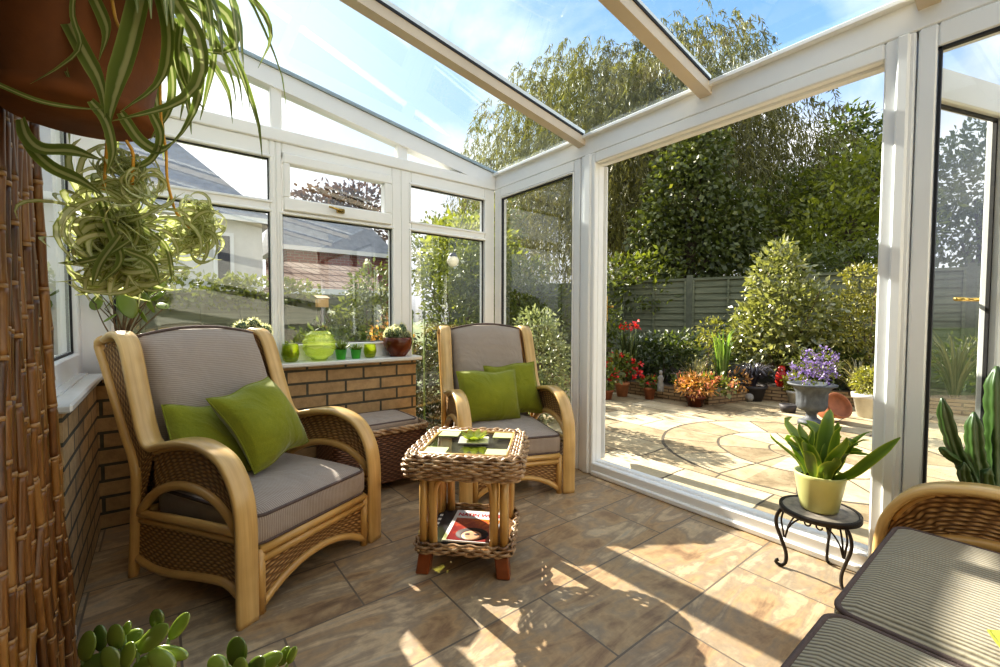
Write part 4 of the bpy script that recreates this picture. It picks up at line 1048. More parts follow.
big = [([(50, -40, .62), (58, 0, .60), (80, 45, .58), (100, 85, .575), (107, 130, .58)], 15),
       ([(150, -50, .62), (138, 0, .59), (127, 45, .565), (113, 92, .56), (105, 138, .565)], 25),
       ([(150, -60, .64), (175, 0, .60), (196, 34, .58), (200, 74, .57), (175, 103, .57), (112, 121, .575)], 15),
       ([(140, -60, .66), (160, -5, .63), (168, 40, .61), (158, 82, .60), (120, 112, .60)], 13),
       ([(150, -40, .68), (196, -8, .66), (226, 14, .65), (235, 42, .65), (222, 52, .65), (182, 46, .64)], 12),
       ([(150, -60, .7), (215, -30, .7), (258, 5, .7), (271, 36, .7), (258, 68, .7)], 6),
       ([(40, -40, .63), (42, 0, .61), (52, 35, .60), (73, 88, .60)], 9),
       ([(75, -40, .62), (95, 0, .60), (106, 30, .59), (99, 60, .59)], 12),
       ([(80, -40, .60), (72, 10, .58), (80, 45, .575), (60, 66, .575), (30, 84, .58)], 6),
       ([(-30, 70, .57), (0, 85, .565), (40, 101, .56), (80, 108, .56), (104, 109, .56)], 5),
       ([(20, 118, .60), (25, 135, .59), (40, 148, .585), (70, 150, .58), (102, 160, .58)], 13),
       ([(20, 118, .61), (30, 145, .60), (50, 166, .59), (80, 180, .585), (104, 196, .585)], 12),
       ([(160, -20, .66), (190, 20, .65), (200, 60, .64), (197, 100, .64), (182, 132, .64), (165, 150, .64)], 10),
       ([(150, -10, .68), (175, 30, .67), (188, 70, .66), (180, 120, .66)], 8),
       ([(175, -30, .68), (205, 10, .68), (214, 50, .68), (206, 95, .68), (200, 120, .68)], 7),
       ([(120, 112, .62), (140, 140, .62), (160, 150, .62), (176, 140, .62)], 11),
       ([(165, 40, .66), (172, 80, .66), (168, 110, .66), (150, 140, .66)], 9),
       ([(150, 110, .62), (160, 135, .62), (150, 160, .62), (120, 172, .62)], 9),
       ([(0, -40, .64), (12, -10, .62), (30, 10, .61), (20, 40, .61)], 9),
       ([(180, -40, .66), (182, 10, .65), (178, 50, .65), (186, 85, .65), (205, 110, .66)], 8),
       ([(90, 100, .57), (105, 120, .56), (112, 150, .56), (106, 175, .565)], 10)]
for pts, w in big: pleaf(b, pts, w)
rs = np.random.default_rng(5)
for k in range(44):
    a = rs.random() * 2 * PI; el = .4 + rs.random() * .8; L = .16 + rs.random() * .13; r0 = .05
    d = np.array([math.cos(a), math.sin(a), 0])
    if d[0] < -.3: d[0] *= .25
    p0 = d * r0 + np.array([0, 0, .17]); pts = smooth([p0, p0 + d * L * .3 + (0, 0, L * .35 * el), p0 + d * L * .65 + (0, 0, L * .30 * el), p0 + d * L * .9 + (0, 0, -L * .15), p0 + d * L * .95 + (0, 0, -L * .5)], 14)
    s_ = np.linspace(0, 1, 14); b.ribbon(pts, .0185 * np.minimum(1, np.minimum(.6 + s_ * 2, .06 + (1 - s_) * 3)), fold=.2)
b.build('leaves', 'spider_leaf', hb)
def stolon(pts):
    m = MB(); m.tube(smooth([W(*p) - HBx for p in pts], 20), .0021, 6); return m.build('stolon', 'stolon', hb)
stolon([(160, 60, .66), (161, 118, .65), (166, 150, .66), (167, 178, .67), (172, 200, .68), (177, 214, .70), (190, 228, .72)])
stolon([(108, 130, .58), (106, 160, .60), (104, 190, .61)])
stolon([(126, 140, .60), (133, 155, .61), (132, 185, .62)])
stolon([(112, 0, .60), (116, 20, .59), (123, 34, .585)])
def baby(u, v, d, rpx, n, seed, curl=1.0, w=5):
    r = np.random.default_rng(seed); c = W(u, v, d) - HBx; R0 = rpx * d / FPX; m = MB()
    for k in range(n):
        dr = nrm(r.normal(size=3)); ax = nrm(np.cross(dr, r.normal(size=3))); L = R0 * (1.0 + .5 * r.random()); st = R0 * .45 * (r.random() - .3) * nrm(r.normal(size=3))
        ang = np.linspace(0, (2.4 + 3.6 * r.random()) * curl, 12); p = [c + st]; cur = dr
        for i in range(11):
            th = ang[i + 1] - ang[i]; cur = nrm(cur * math.cos(th) + np.cross(ax, cur) * math.sin(th) + np.array([0, 0, -.05])); p.append(p[-1] + cur * L * 1.9 / 11)
        s_ = np.linspace(0, 1, 12); m.ribbon(p, w * d / FPX * np.minimum(1, .1 + (1 - s_) * 2.4) * (.7 + .6 * r.random()), up=ax + .3 * dr, fold=.15)
    return m.build('plantlet', 'spider_baby', hb)
baby(122, 222, .66, 40, 105, 1, 1.0, 5.5); baby(118, 250, .65, 34, 60, 2, .9, 6); baby(140, 262, .67, 26, 40, 7, .9, 6)
baby(192, 236, .74, 21, 55, 3, 1.1, 4); baby(202, 214, .76, 17, 40, 4, 1.2, 3.4)
baby(121, 160, .62, 17, 34, 5, 1.2, 3); baby(138, 182, .63, 22, 36, 6, 1.1, 3.5)
m = MB()
for pts, w in [([(100, 195, .62), (108, 225, .605), (120, 260, .60), (98, 285, .60)], 9), ([(130, 240, .60), (105, 255, .595), (80, 262, .595), (58, 263, .60)], 7), ([(120, 235, .60), (100, 262, .59), (92, 287, .59)], 10),
               ([(140, 225, .61), (165, 245, .61), (172, 275, .61), (168, 286, .62)], 5), ([(125, 250, .60), (150, 262, .595), (160, 285, .60)], 7)]:
    pleaf(m, pts, w)
m.build('trailing_leaves', 'spider_leaf', hb)

# ------------------------------------------------------------------ leafy plant in the window corner
cp0 = np.array([-2.25, -.085, .722])
cpn = thing('leafy_corner_plant', 'round leaved plant with thin stems in the corner behind the left armchair', 'potted plant', tuple(cp0))
b = MB(); b.lathe([(0, 0), (.045, 0), (.060, .10), (.063, .12), (.056, .12), (.05, .10), (0, .10)], 24); b.build('pot', 'terracotta_light', cpn)
sb = MB(); lb = MB(); rs = np.random.default_rng(21)
for (u, v, L, w, au, av) in [(96, 303, 24, 17, -1, .15), (83, 293, 15, 8, -1, -.6), (113, 300, 22, 14, .2, -.5), (120, 309, 22, 18, .3, .4), (128, 306, 26, 20, .1, .8), (148, 302, 24, 17, .4, 1), (150, 290, 22, 15, -.2, 1), (160, 283, 18, 14, .3, -1),
                              (106, 285, 18, 11, .6, -.6), (135, 290, 20, 13, .5, -.7), (163, 306, 14, 12, .6, .3), (143, 316, 16, 12, .5, .6), (126, 284, 16, 10, -.5, -1), (110, 318, 14, 9, -.4, .7), (156, 296, 18, 13, .7, -.2)]:
    d = 2.0 + rs.normal() * .03; c = W(u, v, d) - cp0; ax = CR * au - CU * av + .25 * CF * rs.normal()
    ellip(lb, c, ax, L * d / FPX, w * d / FPX, .006, -CF + .5 * rs.normal(size=3), 10, 8, r=.3 + .7 * rs.random(), tip=.25)
    q = smooth([(0.01 * rs.normal(), .01 * rs.normal(), .10), (c[0] * .25, c[1] * .3, .10 + (c[2] - .10) * .5), c - nrm(ax) * L * d / FPX * .5], 10); sb.tube(q, np.linspace(.0035, .0018, 10), 5)
for k in range(5):
    a = W(100 + 12 * k, 330, 2.0) - cp0; sb.tube(smooth([(0, 0, .10), a * [.7, .7, 1], W(95 + 18 * k, 305 - 8 * (k % 2), 2.0) - cp0], 10), np.linspace(.004, .0018, 10), 5)
sb.build('stems', 'stem_brown', cpn); lb.build('leaves', 'succulent', cpn)

# ------------------------------------------------------------------ jade plants at the lower left
def jade(label, base, leaves, d):
    base = np.array(base); t_ = thing('jade_plant', label, 'potted plant', tuple(base))
    b = MB(); b.lathe([(0, 0), (.055, 0), (.075, .15), (.08, .16), (.08, .185), (.07, .185), (.066, .16), (0, .16)], 28); b.build('pot', 'terracotta', t_)
    sb = MB(); lb = MB()
    top = np.array([0, 0, .16])
    for (u, v, L, w, au, av, dd) in leaves:
        c = W(u, v, d + dd) - base; ax = nrm(CR * au - CU * av + CF * dd * 3)
        L *= 1.2; w *= 1.3; ellip(lb, c, ax, L * d / FPX, w * d / FPX, .010, -CF + .6 * CU, 14, 10, r=random.random())
        e = c - ax * L * d / FPX * .48; sb.tube(smooth([top, top * .4 + e * .6 + np.array([0, 0, -.02]), e], 8), np.linspace(.006, .003, 8), 6)
    sb.build('stems', 'stem_green', t_); lb.build('leaves', 'succulent', t_)
jade('jade plant with rounded leaves on the tiles, closer to the bamboo curtain', (-2.15, -1.78, .0), [(87, 646, 26, 16, .35, -1, 0), (100, 638, 22, 12, -.1, -1, .02), (116, 637, 22, 15, .15, -1, -.02), (127, 628, 12, 7, .5, -1, 0), (132, 637, 20, 11, .9, -.3, .02),
     (157, 619, 17, 12, .05, -1, 0), (153, 638, 34, 15, 1, -.75, -.02), (179, 626, 27, 12, .8, -1, .02), (139, 648, 28, 11, 1, -.6, 0), (171, 653, 30, 10, 1, .2, 0), (162, 660, 26, 13, 1, .6, -.02), (96, 664, 26, 14, -1, .1, 0), (112, 660, 24, 14, -.4, -1, -.03), (128, 655, 24, 13, .5, -1, -.03), (145, 664, 26, 12, .8, -.4, -.02)], .80)
jade('jade plant at the lower edge in front of the left armchair', (-1.985, -1.80, 0.0), [(237, 652, 26, 17, .1, -1, 0), (218, 665, 18, 13, -.6, -.5, 0), (268, 662, 28, 12, 1, -.5, 0), (284, 656, 18, 9, .6, -1, .02), (292, 655, 16, 7, .5, -1, 0), (240, 672, 26, 14, .2, -1, -.02), (255, 668, 24, 13, .7, -.7, -.02), (228, 676, 22, 12, -.7, -.6, 0)], .83)

# ------------------------------------------------------------------ things on the rear sill
SZ = .722
def sill(u, y=-.085): 
    q = ony(u, 356, y); return (q[0], y, SZ)
def votive(label, u, r_, h, y=-.085):
    b = MB(); b.lathe([(0, .004), (r_ * .62, .002), (r_ * .80, .010), (r_, h * .45), (r_ * .88, h * .9), (r_ * .86, h), (r_ * .80, h), (r_ * .92, h * .45), (r_ * .7, .018), (0, .014)], 28)
    b.lathe([(0, h * .5), (r_ * .9, h * .5)], 20)
    o = b.build('votive_glass', 'lime_glass', loc=sill(u, y)); return tag(o, label, 'votive glass', 'lime glass votives')
votive('larger lime glass votive on the sill beside the left armchair', 290.5, .048, .105)
votive('small lime glass votive beside the brown cactus bowl', 370, .040, .088)
b = MB(); b.lathe([(0, .004), (.040, .002), (.045, .008)] + [(.094 * math.sin(a) + .003 * math.cos(a * 14), .095 - .094 * math.cos(a)) for a in np.linspace(.52, 2.5, 34)] + [(.05, .175), (.046, .175)], 12)
o = b.build('glass_globe', 'globe_glass', loc=sill(319.5), smoothf=False); tag(o, 'round faceted lime glass globe vase on the sill', 'vase')
def pot_succulent(label, u, r_, h, ph, n, seed):
    t_ = thing('potted_succulent', label, 'potted plant', sill(u)); r = np.random.default_rng(seed)
    b = MB(); b.lathe([(0, 0), (r_ * .72, 0), (r_ * .95, h), (r_ * 1.05, h), (r_ * .85, h), (r_ * .8, h * .85), (0, h * .85)], 24); b.build('pot', 'green_pot', t_)
    b = MB()
    for k in range(n):
        a = r.random() * 2 * PI; e = r.random() ** .7 * 1.2; d = np.array([math.cos(a) * math.sin(e), math.sin(a) * math.sin(e), math.cos(e)]); ellip(b, np.array([0, 0, h * .8]) + d * ph * .5, d, ph * 1.0, .014, .010, (1, .2, .3), 8, 6, tip=.6)
    b.build('leaves', 'succulent', t_)
pot_succulent('taller spiky succulent in a bright green pot beside the globe', 341, .036, .062, .075, 40, 1)
pot_succulent('smaller spiky succulent in a bright green pot, between taller one and votive', 356, .034, .056, .05, 34, 2)
def cactus_ball(mb, sp, c, r_, h, seed, spl=.015, ns=420):
    rr = np.random.default_rng(seed); n = 26; k = 12
    a = np.linspace(0, 2 * PI, n, endpoint=False); V = []
    for i in range(k):
        q = PI * i / (k - 1); V.append(np.stack([r_ * math.sin(q) * (1 + .07 * np.cos(a * 13)) * np.cos(a), r_ * math.sin(q) * (1 + .07 * np.cos(a * 13)) * np.sin(a), np.full(n, -h / 2 * math.cos(q))], 1))
    V = np.vstack(V) + np.array(c); F = [(i * n + j, i * n + (j + 1) % n, (i + 1) * n + (j + 1) % n, (i + 1) * n + j) for i in range(k - 1) for j in range(n)]
    mb.add(V, F, None, rr.random())
    d = nrm(rr.normal(size=(ns, 3))); P_ = np.array(c) + d * np.array([r_, r_, h / 2]) * 1.02
    sp.leaves(P_, spl, .16, 0, out=d)
def cactus_bowl(label, u, y, bowl, balls, seed, name='cactus_bowl', mat='brown_glaze'):
    t_ = thing(name, label, 'potted cactus', sill(u, y)); b = MB(); b.lathe(bowl, 32); b.build('bowl', mat, t_)
    rt = max(p[0] for p in bowl) * .88; zt = max(p[1] for p in bowl) - .018
    b = MB(); b.lathe([(0, zt), (rt, zt)], 20); b.build('soil', 'soil', t_)
    for i, (x, y_, z, r_, h) in enumerate(balls):
        b = MB(); s_ = MB(); cactus_ball(b, s_, (x, y_, z), r_, h, seed + i); o = b.build('cactus', 'cactus_green', t_); s_.build('spines', 'spine', o)
cactus_bowl('shiny brown bowl of round cacti at the right end of the sill', 398, -.085, [(0, 0), (.048, 0), (.054, .004), (.085, .05), (.094, .09), (.092, .122), (.086, .127), (.084, .11), (0, .10)],
            [(-.055, .01, .148, .030, .075), (-.018, -.018, .152, .030, .075), (.035, .012, .158, .030, .112), (-.005, .04, .165, .024, .08), (.05, -.035, .135, .02, .05)], 40)
cactus_bowl('dark pot of white spined cacti on the sill behind the left armchair', 252, -.09, [(0, 0), (.045, 0), (.052, .004), (.070, .09), (.078, .155), (.073, .160), (0, .145)],
            [(-.045, 0, .195, .036, .074), (.010, .014, .210, .034, .074), (.062, .006, .180, .034, .068), (.02, -.03, .17, .028, .055)], 60, mat='dark_pot')

# ------------------------------------------------------------------ tall ribbed cactus behind the loveseat arm
CT = np.array([-.165, -2.70, 0.])
ct = thing('tall_cactus', 'green ribbed column cactus in a pot between loveseat and window', 'potted cactus', tuple(CT))
b = MB(); b.lathe([(0, .17), (.075, .17), (.105, .27), (.115, .275), (.115, .30), (.104, .30), (.10, .27), (0, .27)], 32); b.build('pot', 'dark_pot', ct)
b = MB(); b.lathe([(0, .275), (.100, .275)], 20); b.build('soil', 'soil', ct)
pst = thing('iron_pot_stand', 'black iron stand with splayed legs carrying the tall cactus pot', 'plant stand', tuple(CT))
b = MB(); b.lathe([(.080, .160), (.092, .160), (.092, .169), (.080, .169), (.080, .160)], 28); b.build('ring', 'iron', pst)
for k in range(4):
    a = PI / 4 + k * PI / 2; b = MB(); b.tube([(.086 * math.cos(a), .086 * math.sin(a), .165), (.115 * math.cos(a), .115 * math.sin(a), .006)], .006, 6); b.build('leg', 'iron', pst)
def star_tube(mb, pts, rad, ribs=5, seed=0):
    P_ = smooth(pts, 30); k = len(P_); n = ribs * 6; a = np.linspace(0, 2 * PI, n, endpoint=False); T = nrm(np.gradient(P_, axis=0)); u = nrm(np.cross(T[0], (0.3, 1, 0.1))); V = []
    for i in range(k):
        u = nrm(u - T[i] * (u @ T[i])); w = np.cross(T[i], u); s_ = i / (k - 1)
        rr = rad * min(1, .75 + s_ * 1.5) * (1 - max(0, (s_ - .86) / .14) ** 2 * .85) * (.60 + .40 * np.abs(np.cos(a * ribs / 2)) ** 1.6) * (1 + .09 * math.sin(i * 2.2 + seed))
        V.append(P_[i] + np.outer(np.cos(a) * rr, u) + np.outer(np.sin(a) * rr, w))
    F = [(i * n + j, i * n + (j + 1) % n, (i + 1) * n + (j + 1) % n, (i + 1) * n + j) for i in range(k - 1) for j in range(n)] + [[(k - 1) * n + q for q in range(n)]]
    mb.add(np.vstack(V), F, None, .3 + .6 * random.random())
def cc(u, v, d): return W(u, v, d) - CT
for pts, r_ in [([(.0, .0, .26), cc(972, 482, 1.34), cc(958, 455, 1.33), cc(948, 425, 1.32), cc(942, 398, 1.31)], .020), ([(.02, .0, .26), cc(999, 470, 1.36), cc(998, 430, 1.36), cc(997, 366, 1.36)], .030),
                ([(-.02, .02, .26), cc(982, 480, 1.36), cc(976, 450, 1.37), cc(974, 412, 1.37)], .024), ([cc(960, 462, 1.33), cc(948, 455, 1.31), cc(940, 447, 1.31)], .012), ([(0, -.02, .26), cc(968, 485, 1.30), cc(964, 462, 1.29)], .017),
                ([(0, -.02, .26), cc(988, 485, 1.28), cc(990, 468, 1.27)], .016), ([(.05, 0, .26), cc(1022, 470, 1.38), cc(1030, 400, 1.38)], .03)]:
    b = MB(); star_tube(b, pts, r_, 4 if r_ < .02 else 5); b.build('column', 'cactus_green', ct)
# ================================================================== THE GARDEN
GZ = -.10
b = MB(); b.box((0, 15, -.23), (140, 140, .2)); struct(b.build('ground', 'lawn', smoothf=False), 'rough green ground beyond the patio', 'ground')
b = MB(); b.box((2.9, -2.2, GZ - .04), (5.66, 9.4, .08)); struct(b.build('patio', 'sandstone', smoothf=False), 'pale sandstone patio with a ring of curved slabs', 'patio')

def V3(a): return np.array([a[0], a[1], a[2] if len(a) > 2 else GZ], float)
def P2(u, v): q = onz(u, v, GZ); return np.array([q[0], q[1], GZ])

# raised bed and its stone edging
EDG = [(2.9, 2.9), (3.17, 1.0), (3.245, -.08), (4.18, -.33), (4.30, -.75), (4.55, -1.15), (5.0, -2.2), (5.5, -4.4)]
b = MB(); back = [(3.0, 9.), (9., 5.), (9., -5.)]
pts = EDG + back[::-1]
b.add([(x, y, .04) for x, y in pts], [tuple(range(len(pts)))[::-1]]); bedo = b.build('flowerbed_soil', 'soil', None, False); struct(bedo, 'dark soil of the raised flower bed', 'soil')
names_e = ['stone edging of the flower bed, left of the geranium pots', 'stone edging behind the geranium pots', 'stone edging right of the orange planter', None, 'stone edging behind the grey urn', 'stone edging behind the white pot', 'stone edging of the bed beyond the right door leaf']
for (a, c, lb_) in zip(EDG[:-1], EDG[1:], names_e):
    b = MB(); a_ = np.array([*a, GZ + .085]); c_ = np.array([*c, GZ + .085]); d = nrm(c_ - a_)
    b.bar(a_, c_, .11, .19)
    V = b.v[-1]; o = b.build('stone_edging', 'edge_stone', None, False)
    tag(o, lb_ or 'short stone edging beside the black grass pot', 'edging', 'bed edging')

# ------------------------------------------------------------------ fences
def fence(label, A, B, top, n, off=0.0, battens=3, boards=14, ang=True):
    A = np.array(A, float); B = np.array(B, float); t_ = thing('garden_fence', label, 'fence', (A[0], A[1], GZ)); d = (B - A)[:2]; L = np.linalg.norm(d); d = d / L; nn = np.array([d[1], -d[0]])
    if nn @ (CAM[:2] - A[:2]) < 0: nn = -nn
    O = np.array([A[0], A[1], GZ]); pw = L / n
    for k in range(n):
        m = MB(); a = k * pw; H = top - GZ
        zs = []
        for i in range(boards):
            z0 = .08 + (H - .12) * i / boards; z1 = .08 + (H - .12) * (i + 1) / boards; zs += [(z0, .030), (z1 + .012, .006)]
        V = []
        for s_ in (a + .05, a + pw - .05):
            for z_, o_ in zs: V.append((*(d * s_ + nn * o_), z_))
        q = len(zs); m.add(V, [(i, q + i, q + i + 1, i + 1) for i in range(q - 1)])
        for j in range(battens + 1):
            s_ = a + .07 + (pw - .14) * j / battens; c = d * s_ + nn * .035; m.box((c[0], c[1], H / 2 + .02), (.035, .03, H - .08), rz=math.atan2(d[1], d[0]))
        c = d * (a + pw / 2) + nn * .02; m.box((c[0], c[1], H - .02), (pw - .1, .06, .045), rz=math.atan2(d[1], d[0]))
        m.build('panel', 'fence_wood', t_, False)
    for k in range(n + 1):
        c = d * (k * pw); m = MB(); m.box((c[0], c[1], (top - GZ) / 2 + .03), (.10, .10, top - GZ + .06), rz=math.atan2(d[1], d[0])); m.build('post', 'fence_post', t_, False)
    return t_
fA = W(690, 275, 8.15); fB = W(880, 268, 6.75)
dv = nrm((fB - fA)[:2]); 
S0 = fA[:2] - dv * 1.86 * 3; S1 = fA[:2] + dv * 1.86 * 4
fence('grey green lapped panel fence along the far side of the garden', S0, S1, 1.72, 7)
fence('shorter grey panel fence beyond the rear windows', (-3.6, 3.5), (.6, 3.9), 1.30, 3, boards=7)

# ------------------------------------------------------------------ foliage helpers
def lobes_pts(lobes, n, fill=.35):
    vol = np.array([a[1][0] * a[1][1] * a[1][2] for a in lobes]) ** .67; cnt = (vol / vol.sum() * n).astype(int); P_ = []; O = []; RR = []
    for (c, r_), k in zip(lobes, cnt):
        d = nrm(rng.normal(size=(k, 3))); rad = fill + (1 - fill) * rng.random(k) ** .4; rad *= 1 + .12 * rng.normal(size=k)
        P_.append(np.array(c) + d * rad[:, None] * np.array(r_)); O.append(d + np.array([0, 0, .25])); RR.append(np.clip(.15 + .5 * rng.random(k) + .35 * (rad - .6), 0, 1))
    return np.vstack(P_), np.vstack(O), np.concatenate(RR)
def shrub(name, label, base, lobes, n, size, mat, aspect=.5, droop=.1, group=None, stem='stem_brown', cat='shrub', flowers=None, fill=.35, white=0, stems=6):
    base = np.array(base, float); t_ = thing(name, label, cat, tuple(base), group=group)
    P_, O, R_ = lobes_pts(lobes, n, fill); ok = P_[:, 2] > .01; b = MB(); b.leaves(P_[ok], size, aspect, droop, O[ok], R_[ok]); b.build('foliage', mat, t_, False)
    if stem:
        b = MB(); h = np.mean([l[0][2] for l in lobes])
        for k in range(stems):
            l = lobes[k % len(lobes)]; e = np.array(l[0]) + rng.normal(size=3) * np.array(l[1]) * .35; b.tube(smooth([(rng.normal() * .02, rng.normal() * .02, 0), (e[0] * .45, e[1] * .45, abs(e[2]) * .5), (e[0], e[1], abs(e[2]))], 8), np.linspace(.016, .005, 8) * max(.5, h), 6)
        b.build('stems', stem, t_)
    if flowers:
        fm, fn, fs, spread = flowers; P_, O, R_ = lobes_pts(lobes, fn, .88); up = P_[:, 2] > spread; P_ = P_[up]; b = MB()
        for p in P_:
            k = 9; b.leaves(p + rng.normal(size=(k, 3)) * fs * .35, fs, .8, 0, rng.normal(size=(k, 3)), jit=.2)
        b.build('flowers', fm, t_, False)
    return t_
def blades(mb, base, n, L, w, spread, seed, stiff=.5, r=None):
    rr = np.random.default_rng(seed)
    for k in range(n):
        a = rr.random() * 2 * PI; s_ = spread * (.25 + .75 * rr.random()); l = L * (.6 + .5 * rr.random()); d = np.array([math.cos(a), math.sin(a), 0]); p0 = np.array(base) + d * .03 * rr.random()
        pts = smooth([p0, p0 + d * s_ * .25 + (0, 0, l * .55), p0 + d * s_ * .65 + (0, 0, l * (.75 + .25 * stiff)), p0 + d * s_ + (0, 0, l * (.55 + .5 * stiff))], 8)
        mb.ribbon(pts, w * np.array([.7, .9, 1, 1, .9, .7, .45, .08]), up=(-d[0], -d[1], .3), fold=.2, r=rr.random())
def grass(name, label, base, n, L, w, spread, mat, seed, stiff=.5, pot=None, cat='grass plant', group=None):
    t_ = thing(name, label, cat, tuple(base), group=group, kind='thing'); z = 0
    if pot:
        b = MB(); b.lathe(pot[0], 24); b.build('pot', pot[1], t_); z = max(p[1] for p in pot[0]) - .02
    b = MB(); blades(b, (0, 0, z), n, L, w, spread, seed, stiff); b.build('blades', mat, t_, False); return t_
def tpot(r_, h): return [(0, 0), (r_ * .68, 0), (r_ * .92, h * .8), (r_ * 1.02, h * .8), (r_ * 1.05, h), (r_ * .9, h), (r_ * .85, h * .85), (0, h * .85)]
def potted(name, label, base, r_, h, mat, lobes, n, size, lmat, flowers=None, fl=None, profile=None, cat='potted plant', group=None, aspect=.6):
    t_ = thing(name, label, cat, tuple(base), group=group); b = MB(); b.lathe(profile or tpot(r_, h), 28); b.build('pot', mat, t_)
    if lobes:
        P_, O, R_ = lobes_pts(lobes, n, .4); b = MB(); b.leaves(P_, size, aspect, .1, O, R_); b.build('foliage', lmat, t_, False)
    if flowers:
        b = MB(); fm, pts, fs, k = flowers
        for p in pts: b.leaves(np.array(p) + rng.normal(size=(k, 3)) * fs * .45, fs, .85, 0, rng.normal(size=(k, 3)), jit=.2)
        b.build('flowers', fm, t_, False)
    return t_
def heads(lobes, n): 
    P_, O, R_ = lobes_pts(lobes, n, .85); return P_[P_[:, 2] > .25]

# geraniums
L1 = [((0, 0, .40), (.19, .19, .13)), ((-.02, .04, .48), (.16, .16, .12))]
potted('geranium_pot', 'terracotta pot of red geraniums, fullest, against the stone edging', P2(622, 396), .10, .20, 'terracotta_light', L1, 420, .07, 'leaf_mid', ('petal_red', [(-.20, .06, .42), (-.1, .12, .50), (0, .02, .55), (.05, -.14, .50), (.12, -.2, .46), (-.16, -.0, .34), (.02, -.2, .40), (-.05, .1, .56), (.1, .0, .44), (-.02, -.1, .34), (.06, -.24, .34)], .036, 22), group='terracotta geraniums')
L2 = [((0, 0, .30), (.16, .16, .16))]
potted('geranium_pot', 'low terracotta pot of red geraniums beside the left door edge', P2(606, 399), .10, .13, 'terracotta', L2, 240, .07, 'leaf_mid', ('petal_red', [(0, 0, .46), (.1, .1, .40), (.08, -.1, .36), (-.05, .12, .34), (.1, .02, .28), (.02, -.14, .30)], .036, 20), group='terracotta geraniums')
potted('geranium_pot', 'small terracotta pot with a few red geraniums at the edging corner', P2(649.5, 399), .078, .16, 'terracotta', [((0, 0, .22), (.12, .12, .07))], 110, .06, 'leaf_mid', ('petal_red', [(-.16, .12, .30), (-.08, .06, .30), (-.02, 0, .21), (.05, -.06, .24), (.06, -.02, .30)], .032, 18), group='terracotta geraniums')
# orange planter
potted('orange_planter', 'low glazed planter overflowing with orange foliage on the patio', P2(695, 406), .12, .13, 'brown_glaze', [((0, 0, .24), (.23, .23, .10)), ((.02, .0, .31), (.15, .15, .08))], 560, .055, 'leaf_orange', ('petal_peach', [(.2 * math.cos(a), .2 * math.sin(a), .26 + .06 * math.sin(3 * a)) for a in np.linspace(0, 6, 12)], .03, 8), aspect=.3)
shrub('sedum', 'peach flowered sedum in the bed behind the orange planter', (*W(706, 395, 5.45)[:2], .04), [((0, 0, .12), (.22, .36, .12)), ((.1, .3, .12), (.15, .2, .10))], 260, .07, 'leaf_mid', .7, flowers=('petal_peach', 60, .034, .14), cat='flowering plant')
# urn
ur = thing('garden_urn', 'grey fluted classical urn on the patio', 'urn', tuple(P2(811, 424)))
ur.scale = (.9, .9, 1)
ub = P2(811, 424)
b = MB(); prof = [(0, 0), (.13, 0), (.13, .035), (.10, .045), (.055, .075), (.05, .11), (.075, .135), (.125, .15), (.15, .19), (.145, .24), (.15, .32), (.19, .385), (.235, .40), (.24, .415), (.215, .42), (.17, .39), (0, .37)]
n_ = 48; pr = np.array(prof); a = np.linspace(0, 2 * PI, n_, endpoint=False); V = []
for r_, z_ in prof:
    fl = 1 + (.035 * np.cos(a * 16) if .2 < z_ < .36 else 0); V.append(np.stack([r_ * fl * np.cos(a), r_ * fl * np.sin(a), np.full(n_, z_)], 1))
b.add(np.vstack(V), [(i * n_ + j, i * n_ + (j + 1) % n_, (i + 1) * n_ + (j + 1) % n_, (i + 1) * n_ + j) for i in range(len(prof) - 1) for j in range(n_)]); b.build('bowl', 'lead_grey', ur)
UL = [((0, 0, .52), (.20, .20, .10)), ((.0, -.07, .66), (.15, .15, .14)), ((.02, .08, .62), (.12, .12, .13)), ((0, -.15, .60), (.10, .10, .12))]
P_, O, R_ = lobes_pts(UL, 420, .3); b = MB(); b.leaves(P_, .042, .35, .0, O, R_)
o = b.build('violet_flowers', 'leaf_mid', None, False, loc=tuple(ub)); tag(o, 'bushy violet flowering plant growing in the grey urn', 'flowering plant')
P_ = lobes_pts(UL, 120, .9)[0]; b = MB()
for p in P_: b.leaves(p + rng.normal(size=(7, 3)) * .011, .024, .85, 0, rng.normal(size=(7, 3)))
b.build('petals', 'petal_violet', o, False)
# other pots and ornaments
grass('black_grass', 'black strappy grass in a dark pot at the edging corner', P2(752, 400), 280, .36, .011, .38, 'grass_black', 4, .15, (tpot(.17, .20), 'dark_pot'))
b = MB(); b.ball((0, 0, .055), .055, 18, 10); o = b.build('stone_ball', 'grey_stone', loc=tuple(P2(749, 401.5))); tag(o, 'small round stone ball on the patio by the black grass', 'ornament')
def topiary(label, base, r_, h, R0, mat='white_pot'):
    return potted('topiary_ball', label, base, r_, h, mat, [((0, 0, h + R0 * .75), (R0, R0, R0 * .9))], 900, .035, 'leaf_yellow', cat='potted plant', group='clipped box balls')
topiary('clipped green ball in a small pale pot behind the urn', P2(795, 403), .10, .16, .13)
topiary('clipped green ball in a tall white pot by the right doorpost', P2(869, 417), .155, .26, .17)
b = MB(); b.lathe(tpot(.13, .22), 28); o = b.build('empty_pot', 'terracotta', loc=tuple(P2(823, 419) + np.array([0, 0, .09]))); o.rotation_euler = (R(62), R(15), R(-40)); tag(o, 'large terracotta pot tipped over behind the urn', 'plant pot')
b = MB(); b.lathe([(0, 0), (.07, 0), (.09, .09), (.08, .09), (0, .08)], 20); o = b.build('small_dark_pot', 'dark_pot', loc=tuple(P2(788, 412))); tag(o, 'small dark pot on the patio left of the urn', 'plant pot')
st_ = thing('red_figure', 'red glazed upright bird ornament below the large shrub', 'ornament', (*W(781, 386, 5.75)[:2], .04))
